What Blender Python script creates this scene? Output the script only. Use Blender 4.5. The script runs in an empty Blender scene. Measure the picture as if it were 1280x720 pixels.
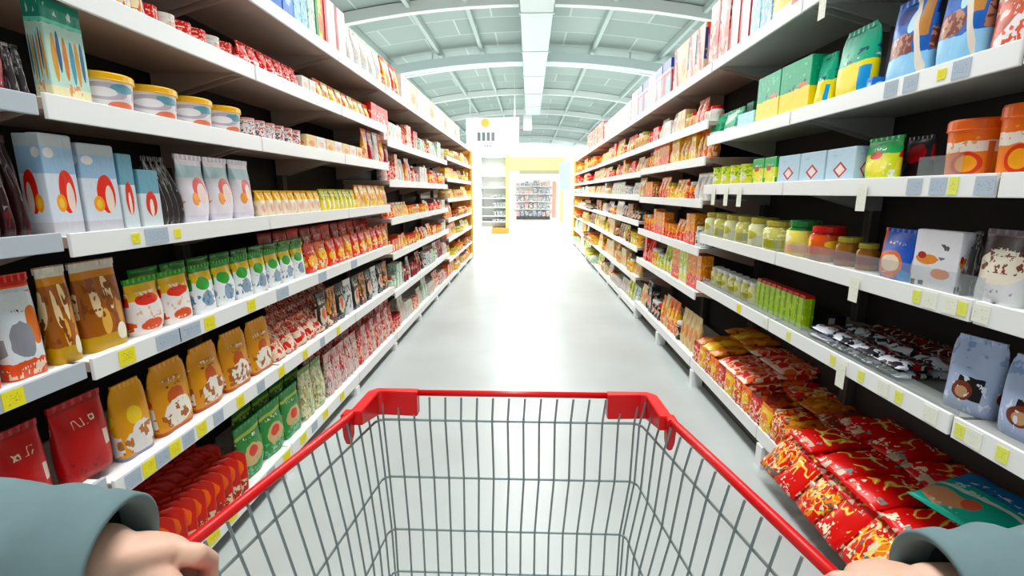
import bpy, bmesh, math, random, colorsys
from mathutils import Vector, Matrix
random.seed(7)
C = bpy.context.scene.collection
SC = bpy.context.scene
PI = math.pi

# ------------------------------------------------------------------ camera
EYE, W = 1.44, 1.25            # eye height, half width of the aisle (to the shelf fronts)
F, CX, CY = 600.0, 640.0, 360.0
yaw, pit = math.atan(22/math.hypot(600, 120)), math.atan(120/600)
FW = Vector((-math.sin(yaw)*math.cos(pit), math.cos(yaw)*math.cos(pit), -math.sin(pit)))
RT = FW.cross(Vector((0, 0, 1))).normalized()
UP = RT.cross(FW)
cd = bpy.data.cameras.new('camera'); cam = bpy.data.objects.new('camera', cd); C.objects.link(cam)
cd.sensor_width = 36; cd.lens = 36*F/1280; cd.clip_start = 0.02; cd.clip_end = 200
cam.matrix_world = Matrix((RT, UP, -FW)).transposed().to_4x4()
cam.location = (0, 0, EYE)
SC.camera = cam

def along(px, side, z, WW=None):
    """distance down the aisle of the point of the shelf front (x = side*W, height z) seen at column px"""
    k = (px-CX)/F
    v = RT - k*FW
    # v . (side*W, Y, z-EYE) = 0
    return -(v.x*side*(WW or W) + v.z*(z-EYE))/v.y

# ------------------------------------------------------------------ materials
MATS = {}
def lin(c):
    if isinstance(c, str):
        c = tuple(int(c[i:i+2], 16)/255 for i in (0, 2, 4))
    return tuple((x/12.92 if x <= .04045 else ((x+.055)/1.055)**2.4) for x in c) + (1.0,)

def plain(name, col, rough=.5, metal=0.0, noise=0.0, scale=8.0, bump=0.0, spec=.5):
    if name in MATS: return MATS[name]
    m = bpy.data.materials.new(name); m.use_nodes = True
    nt = m.node_tree; b = nt.nodes['Principled BSDF']
    b.inputs['Base Color'].default_value = lin(col); b.inputs['Roughness'].default_value = rough
    b.inputs['Metallic'].default_value = metal; b.inputs['Specular IOR Level'].default_value = spec
    if noise or bump:
        tc = nt.nodes.new('ShaderNodeTexCoord'); n = nt.nodes.new('ShaderNodeTexNoise')
        n.inputs['Scale'].default_value = scale; n.inputs['Detail'].default_value = 5
        nt.links.new(tc.outputs['Object'], n.inputs['Vector'])
        if noise:
            r = nt.nodes.new('ShaderNodeMapRange'); r.inputs[3].default_value = 1-noise; r.inputs[4].default_value = 1+noise
            mx = nt.nodes.new('ShaderNodeMix'); mx.data_type = 'RGBA'; mx.blend_type = 'MULTIPLY'; mx.inputs[0].default_value = 1
            mx.inputs[6].default_value = lin(col)
            nt.links.new(n.outputs['Fac'], r.inputs[0]); nt.links.new(r.outputs[0], mx.inputs[7])
            nt.links.new(mx.outputs[2], b.inputs['Base Color'])
        if bump:
            bp = nt.nodes.new('ShaderNodeBump'); bp.inputs['Strength'].default_value = bump; bp.inputs['Distance'].default_value = .004
            nt.links.new(n.outputs['Fac'], bp.inputs['Height']); nt.links.new(bp.outputs[0], b.inputs['Normal'])
    MATS[name] = m
    return m

def vivid(c):
    r, g, b = [int(c[i:i+2], 16)/255 for i in (0, 2, 4)]
    h, s_, v = colorsys.rgb_to_hsv(r, g, b)
    return colorsys.hsv_to_rgb(h, min(1, s_*1.14), v)
class G:
    """a printed wrapper: flat graphics laid over the item's own front coordinates"""
    def __init__(s, name):
        s.m = bpy.data.materials.new(name); s.m.use_nodes = True
        s.nt = s.m.node_tree; s.b = s.nt.nodes['Principled BSDF']
        uv = s.nt.nodes.new('ShaderNodeTexCoord'); oi = s.nt.nodes.new('ShaderNodeObjectInfo')
        s.rand = oi.outputs['Random']; s.uv = uv.outputs['UV']
        sp = s.nt.nodes.new('ShaderNodeSeparateXYZ'); s.nt.links.new(s.uv, sp.inputs[0])
        s.u, s.v = sp.outputs[0], sp.outputs[1]
        off = s.nt.nodes.new('ShaderNodeVectorMath'); off.operation = 'ADD'
        cb = s.nt.nodes.new('ShaderNodeCombineXYZ')
        s.nt.links.new(s.math('MULTIPLY', s.rand, 7.0), cb.inputs[2])
        s.nt.links.new(s.uv, off.inputs[0]); s.nt.links.new(cb.outputs[0], off.inputs[1])
        s.vec = off.outputs[0]; s.wn = None
    def math(s, op, a, b=None):
        n = s.nt.nodes.new('ShaderNodeMath'); n.operation = op
        for i, x in enumerate((a, b)):
            if x is None: continue
            if isinstance(x, (int, float)): n.inputs[i].default_value = x
            else: s.nt.links.new(x, n.inputs[i])
        return n.outputs[0]
    def noise(s, scale, detail=2.0):
        n = s.nt.nodes.new('ShaderNodeTexNoise'); n.inputs['Scale'].default_value = scale; n.inputs['Detail'].default_value = detail
        s.nt.links.new(s.vec, n.inputs['Vector']); return n.outputs['Fac']
    def wob(s, amp):
        if s.wn is None: s.wn = s.noise(5.0, 1.0)
        return s.math('MULTIPLY', s.math('SUBTRACT', s.wn, .5), amp)
    def rng(s, x, a, b):
        return s.math('MULTIPLY', s.math('GREATER_THAN', x, a), s.math('LESS_THAN', x, b))
    def rect(s, u0, u1, v0, v1, amp=0.0):
        v = s.v if not amp else s.math('ADD', s.v, s.wob(amp))
        return s.math('MULTIPLY', s.rng(s.u, u0, u1), s.rng(v, v0, v1))
    def mask(s, L):
        k = L[0]
        if k == 'band': return s.rect(-9, 9, L[1], L[2], L[4] if len(L) > 4 else 0), L[3]
        if k == 'rect': return s.rect(L[1], L[2], L[3], L[4], L[6] if len(L) > 6 else 0), L[5]
        if k == 'ell':
            _, cx, cy, rx, ry, col = L[:6]; wb = L[6] if len(L) > 6 else .0
            du = s.math('DIVIDE', s.math('SUBTRACT', s.u, cx), rx); dv = s.math('DIVIDE', s.math('SUBTRACT', s.v, cy), ry)
            d = s.math('ADD', s.math('MULTIPLY', du, du), s.math('MULTIPLY', dv, dv))
            if wb: d = s.math('ADD', d, s.wob(wb))
            return s.math('LESS_THAN', d, 1.0), col
        if k == 'blot':   # blot, scale, threshold, colour, (u0,u1,v0,v1)
            _, sc, th, col, r = L
            return s.math('MULTIPLY', s.math('GREATER_THAN', s.noise(sc), th), s.rect(*r)), col
        if k == 'squig':  # contour lines, like loopy flourishes
            _, sc, wd, col, r = L
            return s.math('MULTIPLY', s.math('LESS_THAN', s.math('ABSOLUTE', s.math('SUBTRACT', s.noise(sc, 0.5), .5)), wd), s.rect(*r)), col
        if k == 'diag':   # diag, slope, offset, width, colour
            _, sl, of, wd, col = L
            d = s.math('SUBTRACT', s.v, s.math('ADD', s.math('MULTIPLY', s.u, sl), of))
            return s.math('LESS_THAN', s.math('ABSOLUTE', s.math('ADD', d, s.wob(.06))), wd), col
        if k == 'diamond':
            _, cx, cy, r_, col = L
            d = s.math('ADD', s.math('ABSOLUTE', s.math('SUBTRACT', s.u, cx)), s.math('ABSOLUTE', s.math('SUBTRACT', s.v, cy)))
            return s.math('LESS_THAN', d, r_), col

PLAINER = {'logo_carton', 'tub_print', 'pale_blue_carton', 'pale_logo_pouch', 'orange_tub', 'teal_card', 'teal_carton_small', 'white_food_carton', 'green_white_pouch', 'olive_jar', 'yellow_jar', 'orange_jar', 'pale_jar', 'red_pouch', 'black_box', 'white_red_edge_box', 'brown_fish_pouch', 'crescent_pack', 'pale_blue_pouch', 'blue_crunch_bag', 'brown_crunch_bag', 'teal_yellow_carton', 'teal_yellow_bag', 'gold_pouch_fruit'}
def art(name, base, layers=(), rough=.36, spec=.35, bump=.15):
    if name in MATS: return MATS[name]
    g = G(name); nt = g.nt
    cur = nt.nodes.new('ShaderNodeRGB'); cur.outputs[0].default_value = lin(vivid(base)); cur = cur.outputs[0]
    layers = list(layers)
    if len(layers) >= 3 and bump and name not in PLAINER: layers += [('blot', 15, .55, 'f3e9da', (.22, .78, .7, .765)), ('blot', 19, .57, '5a2a20', (.28, .72, .645, .675)), ('blot', 19, .56, 'efe2d0', (.2, .6, .1, .135))]
    for L in layers:
        mk, col = g.mask(L)
        mx = nt.nodes.new('ShaderNodeMix'); mx.data_type = 'RGBA'
        nt.links.new(mk, mx.inputs[0]); nt.links.new(cur, mx.inputs[6]); mx.inputs[7].default_value = lin(vivid(col))
        cur = mx.outputs[2]
    nt.links.new(cur, g.b.inputs['Base Color'])
    g.b.inputs['Roughness'].default_value = rough; g.b.inputs['Specular IOR Level'].default_value = spec
    if bump:
        bp = nt.nodes.new('ShaderNodeBump'); bp.inputs['Strength'].default_value = bump; bp.inputs['Distance'].default_value = .01
        nt.links.new(g.noise(6.0, 3.0), bp.inputs['Height']); nt.links.new(bp.outputs[0], g.b.inputs['Normal'])
    MATS[name] = g.m
    return g.m

def clear(name, col, alpha, rough=.1):
    m = bpy.data.materials.new(name); m.use_nodes = True; nt = m.node_tree
    b = nt.nodes['Principled BSDF']; b.inputs['Base Color'].default_value = lin(col)
    b.inputs['Roughness'].default_value = rough; b.inputs['Alpha'].default_value = alpha
    MATS[name] = m
    return m

WHITE = plain('white shelf enamel', 'f3f4f2', .45)
RAIL = plain('price rail white', 'f4f5f3', .35)
RAILG = plain('price rail grey', 'b9c3cc', .35)
BOARD = plain('shelf board underside', 'b8a092', .6, noise=.08)
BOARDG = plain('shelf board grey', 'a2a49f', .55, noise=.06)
DARK = plain('dark back panel', '0d0b0b', .7)  # near-black colour stands in for the shade deep inside the shelves
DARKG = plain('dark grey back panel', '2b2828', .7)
KICK = plain('kick plate', '4b4742', .6)
TAGY = art('yellow price card', 'f4e834', [('blot', 14, .58, 'c9b40a', (.15, .85, .2, .8))], .6, bump=0)
TAGP = art('pale yellow price card', 'e9ec74', [('blot', 14, .6, 'c3c62a', (.15, .85, .2, .8))], .6, bump=0)
TAGB = art('pale blue price card', 'b7c3d0', [('blot', 16, .6, '8e9aa8', (.1, .9, .2, .8))], .6, bump=0)
TAGW = art('white price card', 'f1f2e4', [('blot', 16, .62, 'c9ccb0', (.1, .9, .2, .8))], .6, bump=0)
ACRYL = clear('clear acrylic', 'a4b0b0', .2)
RED = plain('red cart plastic', 'e50d12', .32)
WIRE = plain('cart wire metal', '8f9b9b', .4, .5)

# ------------------------------------------------------------------ mesh helpers
def newobj(name, bm, mats, parent=None, smooth=False):
    me = bpy.data.meshes.new(name)
    bmesh.ops.recalc_face_normals(bm, faces=bm.faces)
    bm.to_mesh(me); bm.free()
    for m in (mats if isinstance(mats, (list, tuple)) else [mats]): me.materials.append(m)
    if smooth: me.polygons.foreach_set('use_smooth', [True]*len(me.polygons))
    o = bpy.data.objects.new(name, me); C.objects.link(o); o.parent = parent
    return o

def tag(o, label=None, cat=None, group=None, kind=None):
    for k, v in (('label', label), ('category', cat), ('group', group), ('kind', kind)):
        if v: o[k] = v
    return o

def empty(name, loc=(0, 0, 0), label=None, cat=None, group=None, rz=0):
    o = bpy.data.objects.new(name, None); C.objects.link(o); o.location = loc; o.rotation_euler[2] = rz
    o.empty_display_size = .05
    return tag(o, label, cat, group)

def box(bm, x0, x1, y0, y1, z0, z1, bev=0.0, mi=0, uv=False):
    r = bmesh.ops.create_cube(bm, size=1.0)
    vs = r['verts']
    for v in vs:
        v.co = Vector(((x0+x1)/2+v.co.x*(x1-x0), (y0+y1)/2+v.co.y*(y1-y0), (z0+z1)/2+v.co.z*(z1-z0)))
    fs = list({f for v in vs for f in v.link_faces})
    for f in fs: f.material_index = mi
    if bev:
        es = list({e for v in vs for e in v.link_edges})
        bmesh.ops.bevel(bm, geom=es, offset=bev, segments=2, affect='EDGES', profile=.5)

def front_uv(bm, w, h, flat=False, l=1.0, d=0):
    uv = bm.loops.layers.uv.verify()
    for f in bm.faces:
        f.normal_update()
        n = f.normal
        for lp in f.loops:
            c = lp.vert.co
            if flat: lp[uv].uv = (c.x/w+.5, c.y/l+.5)
            elif abs(n.x) > .8: lp[uv].uv = (c.y/d+.5 if d else c.y/w*.6+.3, c.z/h)
            elif n.z > .8: lp[uv].uv = (c.x/w+.5, .97)
            else: lp[uv].uv = (c.x/w+.5, c.z/h)

def ring_loft(bm, rings, cap=True):
    prev = None; allr = []
    for ring in rings:
        vs = [bm.verts.new(p) for p in ring]
        if prev:
            n = len(vs)
            for i in range(n):
                bm.faces.new((prev[i], prev[(i+1) % n], vs[(i+1) % n], vs[i]))
        prev = vs; allr.append(vs)
    if cap:
        bm.faces.new(allr[0][::-1]); bm.faces.new(allr[-1])
    return allr

def tube(bm, pts, r, n=6, closed=False):
    pts = [Vector(p) for p in pts]; rings = []
    N = len(pts); up = None
    for i, p in enumerate(pts):
        if closed: t = (pts[(i+1) % N]-pts[i-1])
        else: t = pts[min(i+1, N-1)]-pts[max(i-1, 0)]
        t.normalize()
        a = Vector((0, 0, 1)) if abs(t.z) < .9 else Vector((0, 1, 0))
        u = t.cross(a).normalized(); v = t.cross(u)
        rr = r[i] if isinstance(r, (list, tuple)) else r
        rings.append([p+u*math.cos(2*PI*k/n)*rr+v*math.sin(2*PI*k/n)*rr for k in range(n)])
    if closed: rings.append(rings[0])
    ring_loft(bm, rings, cap=not closed)

def lathe(bm, prof, n=20):
    ring_loft(bm, [[Vector((r*math.cos(2*PI*k/n), r*math.sin(2*PI*k/n), z)) for k in range(n)] for r, z in prof])

# ------------------------------------------------------------------ products: front faces -Y, origin at the base
def pouch_bm(w, h, d, rnd=0.0, seed=0, crimp=True):
    bm = bmesh.new(); R = random.Random(seed); n, m = 22, 13; rings = []
    ph = R.random()*6; ph2 = R.random()*6
    for j in range(m):
        v = j/(m-1)
        t = d/2*(.96-.1*math.cos(v*PI*1.0))*max(.05, (1-max(0, (v-.12)/.8)**1.8 if v > .12 else .82+1.5*v)) if v < .9 else d/2*.05
        ww = w/2*(.93+.07*min(1, v*2.2)) if v < .9 else w/2
        if rnd and v > .8: ww *= 1-rnd*((v-.8)/.2)**2.5
        ring = []
        for k in range(n):
            a = 2*PI*k/n; c, s = math.cos(a), math.sin(a)
            x = ww*math.copysign(abs(c)**.7, c)
            y = -t*math.copysign(abs(s)**.8, s)
            y += .004*math.sin(x/w*9+ph)*math.sin(v*8+ph2)*(1 if s > 0 else .3)
            z = v*h
            if v > .9 and crimp: y += .0015*math.sin(k*2.3)
            ring.append(Vector((x, y, z)))
        rings.append(ring)
    ring_loft(bm, rings); front_uv(bm, w, h)
    return bm

def pillow_bm(w, l, d, seed=0):
    """flat sealed packet lying on its back, its length along Y"""
    bm = bmesh.new(); R = random.Random(seed); n, m = 18, 15; rings = []
    p1, p2 = R.random()*6, R.random()*6
    for j in range(m):
        v = j/(m-1); e = min(v, 1-v)
        t = d/2*(.06 if e < .07 else min(1, ((e-.05)/.25))**.5)
        ww = w/2*(1.0 if e < .07 else .95)
        ring = []
        for k in range(n):
            a = 2*PI*k/n; c, s = math.cos(a), math.sin(a)
            x = ww*math.copysign(abs(c)**.75, c)
            z = d/2+t*math.copysign(abs(s)**.8, s)+.006*math.sin(x/w*11+p1)*math.sin(v*9+p2)*(1 if s > 0 else 0)
            ring.append(Vector((x, (v-.5)*l, max(0.001, z))))
        rings.append(ring)
    ring_loft(bm, rings); front_uv(bm, w, 1, True, l)
    return bm

SEAL = plain('crimped foil seal', 'c9c9c4', .3, .3)
def strip(w, h, z, H, d=.004):
    bm = bmesh.new(); n = 12; rings = []
    for i in range(n+1):
        x = -w/2+w*i/n; y = .0012*(-1)**i
        rings.append([Vector((x, y-d, z)), Vector((x, y+d, z)), Vector((x, y+d, z+h)), Vector((x, y-d, z+h))])
    ring_loft(bm, rings); front_uv(bm, w, H)
    return bm

def make(kind, mat, w, h, d, seed, detail, opt):
    """returns the root object of one product"""
    nm = opt.get('name') or {'pouch': 'stand_up_pouch', 'box': 'carton', 'tub': 'tub', 'tin': 'tin', 'jar': 'jar', 'flat': 'flat_packet', 'tube': 'sachet', 'card': 'hanging_pack'}[kind]
    m = MATS[mat]
    if kind == 'pouch':
        o = newobj(nm, pouch_bm(w, h, d, opt.get('rnd', 0), seed), m, smooth=True)
        if detail:
            sm = MATS[opt['seal']] if opt.get('seal') else m
            newobj('top_seal', strip(w*(.99-opt.get('rnd', 0)*.9), h*.07, h*.94, h), sm, o)
    elif kind == 'flat':
        o = newobj(nm, pillow_bm(w, h, d, seed), m, smooth=True)
    elif kind in ('box', 'tube', 'card'):
        bm = bmesh.new(); box(bm, -w/2, w/2, -d/2, d/2, 0, h, .0025 if detail else 0)
        front_uv(bm, w, h, d=d); o = newobj(nm, bm, m)
        if detail and kind == 'box':
            bm = bmesh.new(); box(bm, -w*.46, w*.46, -d*.46, 0-.001, h, h+.0016); front_uv(bm, w, h); newobj('top_flap', bm, m, o)
        if kind == 'tube' and opt.get('cap'):
            bm = bmesh.new(); box(bm, -w/2*.9, w/2*.9, -d/2*.9, d/2*.9, h, h*1.1, .002); newobj('cap', bm, MATS[opt['cap']], o)
    elif kind == 'tub':
        bm = bmesh.new(); r = w/2
        lathe(bm, [(r*.84, 0), (r*.86, .003), (r*.95, h*.86), (r*.95, h*.87)], 28); front_uv(bm, w, h); o = newobj(nm, bm, m, smooth=True)
        bm = bmesh.new(); lathe(bm, [(r*.96, h*.80), (r, h*.81), (r, h*.965), (r*.96, h), (r*.88, h), (r*.86, h*.985), (0.001, h*.985)], 28)
        lid = newobj('lid', bm, MATS[opt['cap']], o, smooth=False)
        if detail:
            bm = bmesh.new(); tube(bm, [(r*.99*math.cos(a), r*.99*math.sin(a), h*.82) for a in [2*PI*k/28 for k in range(28)]], .0018, 5, True)
            newobj('lid_rim', bm, MATS[opt['cap']], lid)
    elif kind == 'tin':
        bm = bmesh.new(); r = w/2
        lathe(bm, [(r, 0), (r, .004), (r*.97, .006), (r*.97, h-.006), (r, h-.004), (r, h), (r*.92, h), (r*.92, h-.003)], 18); front_uv(bm, w, h); o = newobj(nm, bm, m, smooth=False)
    elif kind == 'jar':
        r = w/2; bm = bmesh.new()
        lathe(bm, [(r*.9, 0), (r, h*.04), (r, h*.70), (r*.8, h*.80), (r*.78, h*.84)], 18); front_uv(bm, w, h); o = newobj(nm, bm, m, smooth=True)
        bm = bmesh.new(); lathe(bm, [(r*.84, h*.82), (r*.86, h*.83), (r*.86, h*.98), (r*.8, h), (.001, h)], 18)
        newobj('lid', bm, MATS[opt['cap']], o)
    return o

ORD = 'zeroth first second third fourth fifth sixth seventh eighth ninth tenth eleventh twelfth thirteenth fourteenth fifteenth sixteenth seventeenth eighteenth nineteenth twentieth'.split()
TENS = ['', '', 'twenty', 'thirty', 'forty', 'fifty']
def ordinal(n):
    if n <= 20: return ORD[n]
    t, u = divmod(n, 10)
    if u == 0: return TENS[t][:-1]+'ieth'
    return TENS[t]+'-'+ORD[u]

def children(o): return [x for x in KIDS.get(o.name, [])]
KIDS = {}
def copy_tree(o, parent=None):
    c = o.copy(); C.objects.link(c)
    if parent: c.parent = parent
    for ch in list(o.children): copy_tree(ch, c)
    return c

PROTO = {}
COUNTER = {}
def product(kind, mat, dims, loc, rot, look, where, cat, group, detail=True, seeds=2, **opt):
    w, h, d = dims
    seed = random.randrange(seeds) if kind in ('pouch', 'flat') else 0
    key = (kind, mat, round(w, 2), round(h, 2), round(d, 2), seed, detail, opt.get('cap'), opt.get('name'))
    if key not in PROTO:
        o = make(kind, mat, w, h, d, seed, detail, opt); PROTO[key] = [o, False]
    p = PROTO[key]
    if not p[1]: o = p[0]; p[1] = True
    else:
        src = p[0]
        o = copy_tree(src)
        for k in ('label', 'group', 'category'):
            if k in o: del o[k]
    o.location = loc; o.rotation_euler = rot
    ck = (look, where); COUNTER[ck] = COUNTER.get(ck, 0)+1
    PEND.append((o, look, where, COUNTER[ck], ck))
    tag(o, None, cat, group)
    return o
PEND = []

# ------------------------------------------------------------------ setting
def plane_bm(x0, x1, y0, y1, z):
    bm = bmesh.new(); vs = [bm.verts.new(p) for p in ((x0, y0, z), (x1, y0, z), (x1, y1, z), (x0, y1, z))]; bm.faces.new(vs); return bm

def floor_mat():
    m = bpy.data.materials.new('polished pale floor'); m.use_nodes = True; nt = m.node_tree; b = nt.nodes['Principled BSDF']
    tc = nt.nodes.new('ShaderNodeTexCoord'); n = nt.nodes.new('ShaderNodeTexNoise'); n.inputs['Scale'].default_value = .9; n.inputs['Detail'].default_value = 6
    nt.links.new(tc.outputs['Object'], n.inputs['Vector'])
    cr = nt.nodes.new('ShaderNodeValToRGB'); cr.color_ramp.elements[0].color = lin('b3b9b6'); cr.color_ramp.elements[1].color = lin('c1c8c6')
    cr.color_ramp.elements[0].position = .35; cr.color_ramp.elements[1].position = .65
    nt.links.new(n.outputs['Fac'], cr.inputs[0]); nt.links.new(cr.outputs[0], b.inputs['Base Color'])
    n2 = nt.nodes.new('ShaderNodeTexNoise'); n2.inputs['Scale'].default_value = 3; nt.links.new(tc.outputs['Object'], n2.inputs['Vector'])
    r = nt.nodes.new('ShaderNodeMapRange'); r.inputs[3].default_value = .28; r.inputs[4].default_value = .42
    nt.links.new(n2.outputs['Fac'], r.inputs[0]); nt.links.new(r.outputs[0], b.inputs['Roughness'])
    return m
tag(newobj('floor', plane_bm(-14, 14, -4, 46, 0), floor_mat()), kind='structure')

def ceil_mat():
    m = bpy.data.materials.new('grey green roof sheets'); m.use_nodes = True; nt = m.node_tree; b = nt.nodes['Principled BSDF']
    tc = nt.nodes.new('ShaderNodeTexCoord'); br = nt.nodes.new('ShaderNodeTexBrick')
    br.inputs['Scale'].default_value = .45; br.inputs['Color1'].default_value = lin('a9b8b4'); br.inputs['Color2'].default_value = lin('94a49f'); br.inputs['Mortar'].default_value = lin('c4d0cd')
    br.inputs['Mortar Size'].default_value = .01; br.inputs['Brick Width'].default_value = .9; br.inputs['Row Height'].default_value = .55
    nt.links.new(tc.outputs['Object'], br.inputs['Vector']); nt.links.new(br.outputs[0], b.inputs['Base Color']); b.inputs['Roughness'].default_value = .7
    return m
CR, CXC, CZ = 24.0, -.15, 5.75
def vault(x): return CZ-(CR-math.sqrt(CR*CR-(x-CXC)**2))
xs = [-14+28*i/40 for i in range(41)]
bm = bmesh.new(); prev = None
for x in xs:
    a, b_ = bm.verts.new((x, -4, vault(x)+.12)), bm.verts.new((x, 46, vault(x)+.12))
    if prev: bm.faces.new((prev[0], a, b_, prev[1]))
    prev = (a, b_)
tag(newobj('ceiling', bm, ceil_mat(), smooth=True), kind='structure')
BEAM = plain('white beam', 'eff4f3', .5)
PURL = plain('pale purlin', 'bccbc8', .6)
for i, y in enumerate((1.6, 6.8, 12.0, 17.3, 22.2, 27.5, 33.5, 40.0)):
    bm = bmesh.new(); prev = None
    for x in xs:
        z = vault(x); q = [bm.verts.new((x, y+a, z+c)) for a, c in ((-.09, -.14), (.09, -.14), (.09, .1), (-.09, .1))]
        if prev:
            for k in range(4): bm.faces.new((prev[k], prev[(k+1) % 4], q[(k+1) % 4], q[k]))
        else: bm.faces.new(q)
        prev = q
    bm.faces.new(prev[::-1])
    tag(newobj('ceiling_beam', bm, BEAM), kind='structure')
for i, x in enumerate((-8.6, -6.3, -4.4, -2.8, -1.5, 1.9, 3.9, 6.0, 8.4)):
    bm = bmesh.new(); z = vault(x); box(bm, x-.05, x+.05, -3, 45, z-.04, z+.11)
    tag(newobj('ceiling_purlin', bm, PURL), kind='structure')
WALL = plain('white hall wall', 'eef0ee', .8)
bm = bmesh.new(); box(bm, -14, 14, 45.8, 46, 0, 5.9); tag(newobj('wall_back', bm, WALL), kind='structure')

# duct along the aisle and the cross duct
DUCT = plain('pale blue ventilation duct', 'd3e2e4', .4)
t = empty('ventilation_duct', (.12, 0, 4.95), 'long pale ventilation duct hung above the aisle under the arched roof', 'duct')
bm = bmesh.new(); box(bm, -.33, .33, 9.0, 23.5, 0, .3, .02); newobj('duct_body', bm, DUCT, t)
for y in (10.5, 13.2, 15.9, 18.6, 21.3):
    bm = bmesh.new(); box(bm, -.36, .36, y-.03, y+.03, -.02, .32); newobj('flange', bm, DUCT, t)
    bm = bmesh.new(); box(bm, -.02, .02, y-.01, y+.01, .32, .72); newobj('hanger', bm, DUCT, t)
bm = bmesh.new(); tube(bm, [(.02+.1*math.cos(a), 10.95+.0, .15+.1*math.sin(a)) for a in [2*PI*k/16 for k in range(16)]], .02, 6, True)
bmesh.ops.translate(bm, verts=bm.verts, vec=(0, -2.0, 0)); newobj('damper_ring', bm, DUCT, t)
t = empty('cross_duct', (0, 15.7, 0), 'wide pale duct crossing the hall under the arched roof', 'duct')
bm = bmesh.new(); prev = None
for x in [-9+18*i/30 for i in range(31)]:
    z = vault(x)-.46; q = [bm.verts.new((x, a, z+c)) for a, c in ((-.2, 0), (.2, 0), (.2, .26), (-.2, .26))]
    if prev:
        for k in range(4): bm.faces.new((prev[k], prev[(k+1) % 4], q[(k+1) % 4], q[k]))
    prev = q
newobj('duct_body', bm, DUCT, t)
for x in (-6, -3, 3, 6):
    bm = bmesh.new(); box(bm, x-.02, x+.02, -.02, .02, vault(x)-.28, vault(x)+.02); newobj('hanger', bm, DUCT, t)

# ------------------------------------------------------------------ shelving
DEPTH = .45
UNITNO = {}
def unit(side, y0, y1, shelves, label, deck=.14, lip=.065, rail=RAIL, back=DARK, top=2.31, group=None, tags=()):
    """shelves: list of heights of lip tops"""
    sgn = side
    t = empty('shelving_unit', (sgn*W, (y0+y1)/2, 0), label, 'shelving unit', group)
    L = (y1-y0)/2
    def bx(name, x0, x1, ya, yb, z0, z1, m, par=t, bev=0):
        bm = bmesh.new(); a, b_ = sorted((sgn*x0, sgn*x1)); box(bm, a, b_, ya, yb, z0, z1, bev); front = newobj(name, bm, m, par); return front
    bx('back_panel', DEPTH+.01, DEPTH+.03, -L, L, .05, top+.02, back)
    for s in (-1, 1):
        bx('upright', DEPTH-.035, DEPTH+.008, s*(L-.012)-.012, s*(L-.012)+.012, 0, top+.1, KICK)
    bx('kick_plate', .07, .09, -L, L, .0, deck-.05, KICK)
    d = bx('deck', .0, DEPTH, -L+.002, L-.002, deck-.035, deck-.012, WHITE)
    bx('price_rail', -.012, .0, -L+.003, L-.003, deck-.075, deck, rail, d, .002)
    bx('foot', -.02, .06, L-.09, L-.03, .0, deck-.08, WHITE)
    for z in shelves:
        bd = BOARDG if back is DARKG else BOARD
        b = bx('shelf', .0, DEPTH, -L+.004, L-.004, z-.04, z-.012, bd)
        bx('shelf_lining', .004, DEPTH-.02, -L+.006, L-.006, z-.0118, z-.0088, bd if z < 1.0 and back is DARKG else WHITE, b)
        bx('price_rail', -.012, .0, -L+.004, L-.004, z-lip, z, rail, b, .002)
        for s in (-1, 1):
            bm = bmesh.new(); ys = s*(L-.03)
            pts = [(sgn*.05, -.04), (sgn*DEPTH, -.04), (sgn*DEPTH, -.14), (sgn*(DEPTH-.05), -.14)]
            ring_loft(bm, [[Vector((x, ys-.004, z+c)) for x, c in pts], [Vector((x, ys+.004, z+c)) for x, c in pts]])
            newobj('bracket', bm, bd, b)
    UNITS.append((side, y0, y1, t))
    return t
UNITS = []
def card(side, y, ztop, wdt, hgt, m, out=.0):
    """price card on a rail: its own small thing"""
    u = [q for q in UNITS if q[0] == side and q[1]-.01 <= y < q[2]+.01]
    bm = bmesh.new(); x = -.0125-out
    a, b_ = sorted((side*x, side*(x-.0015)))
    cy = y-(u[0][1]+u[0][2])/2 if u else 0
    box(bm, a, b_, cy-wdt/2, cy+wdt/2, ztop-hgt, ztop)
    uv = bm.loops.layers.uv.verify()
    for f in bm.faces:
        for lp in f.loops: lp[uv].uv = ((lp.vert.co.y-cy)/wdt+.5, (lp.vert.co.z-ztop)/hgt+1)
    return newobj('price_card', bm, m, u[0][3] if u else None)

LNEAR = [2.335, 2.0, 1.69, 1.33, .975, .59]
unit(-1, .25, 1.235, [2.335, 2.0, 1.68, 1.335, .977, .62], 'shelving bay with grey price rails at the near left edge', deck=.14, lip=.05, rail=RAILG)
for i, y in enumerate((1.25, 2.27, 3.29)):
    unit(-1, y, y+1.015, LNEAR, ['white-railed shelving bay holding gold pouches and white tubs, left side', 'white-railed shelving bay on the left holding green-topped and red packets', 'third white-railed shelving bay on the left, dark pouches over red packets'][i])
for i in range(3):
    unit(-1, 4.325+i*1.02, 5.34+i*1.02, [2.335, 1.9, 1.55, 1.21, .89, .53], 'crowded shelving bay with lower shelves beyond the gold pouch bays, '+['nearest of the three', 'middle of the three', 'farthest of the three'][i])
for i in range(3):
    unit(-1, 7.40+i*1.0, 8.395+i*1.0, [2.335, 1.98, 1.66, 1.35, 1.04, .74, .42], 'bright shelving bay with yellow goods at the far left end, '+ORD[i+1]+' along', back=WHITE)
RNEAR = [2.31, 1.82, 1.49, 1.145, .80]
for i, y in enumerate((.25, 1.35, 2.45)):
    unit(1, y, y+1.095, RNEAR, ['near right shelving bay holding pale blue pouches and orange tubs', 'right shelving bay holding pale blue cartons over the large red packs', 'right shelving bay holding teal cartons, jars and lime sachets'][i], deck=.2, back=DARKG)
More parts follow.
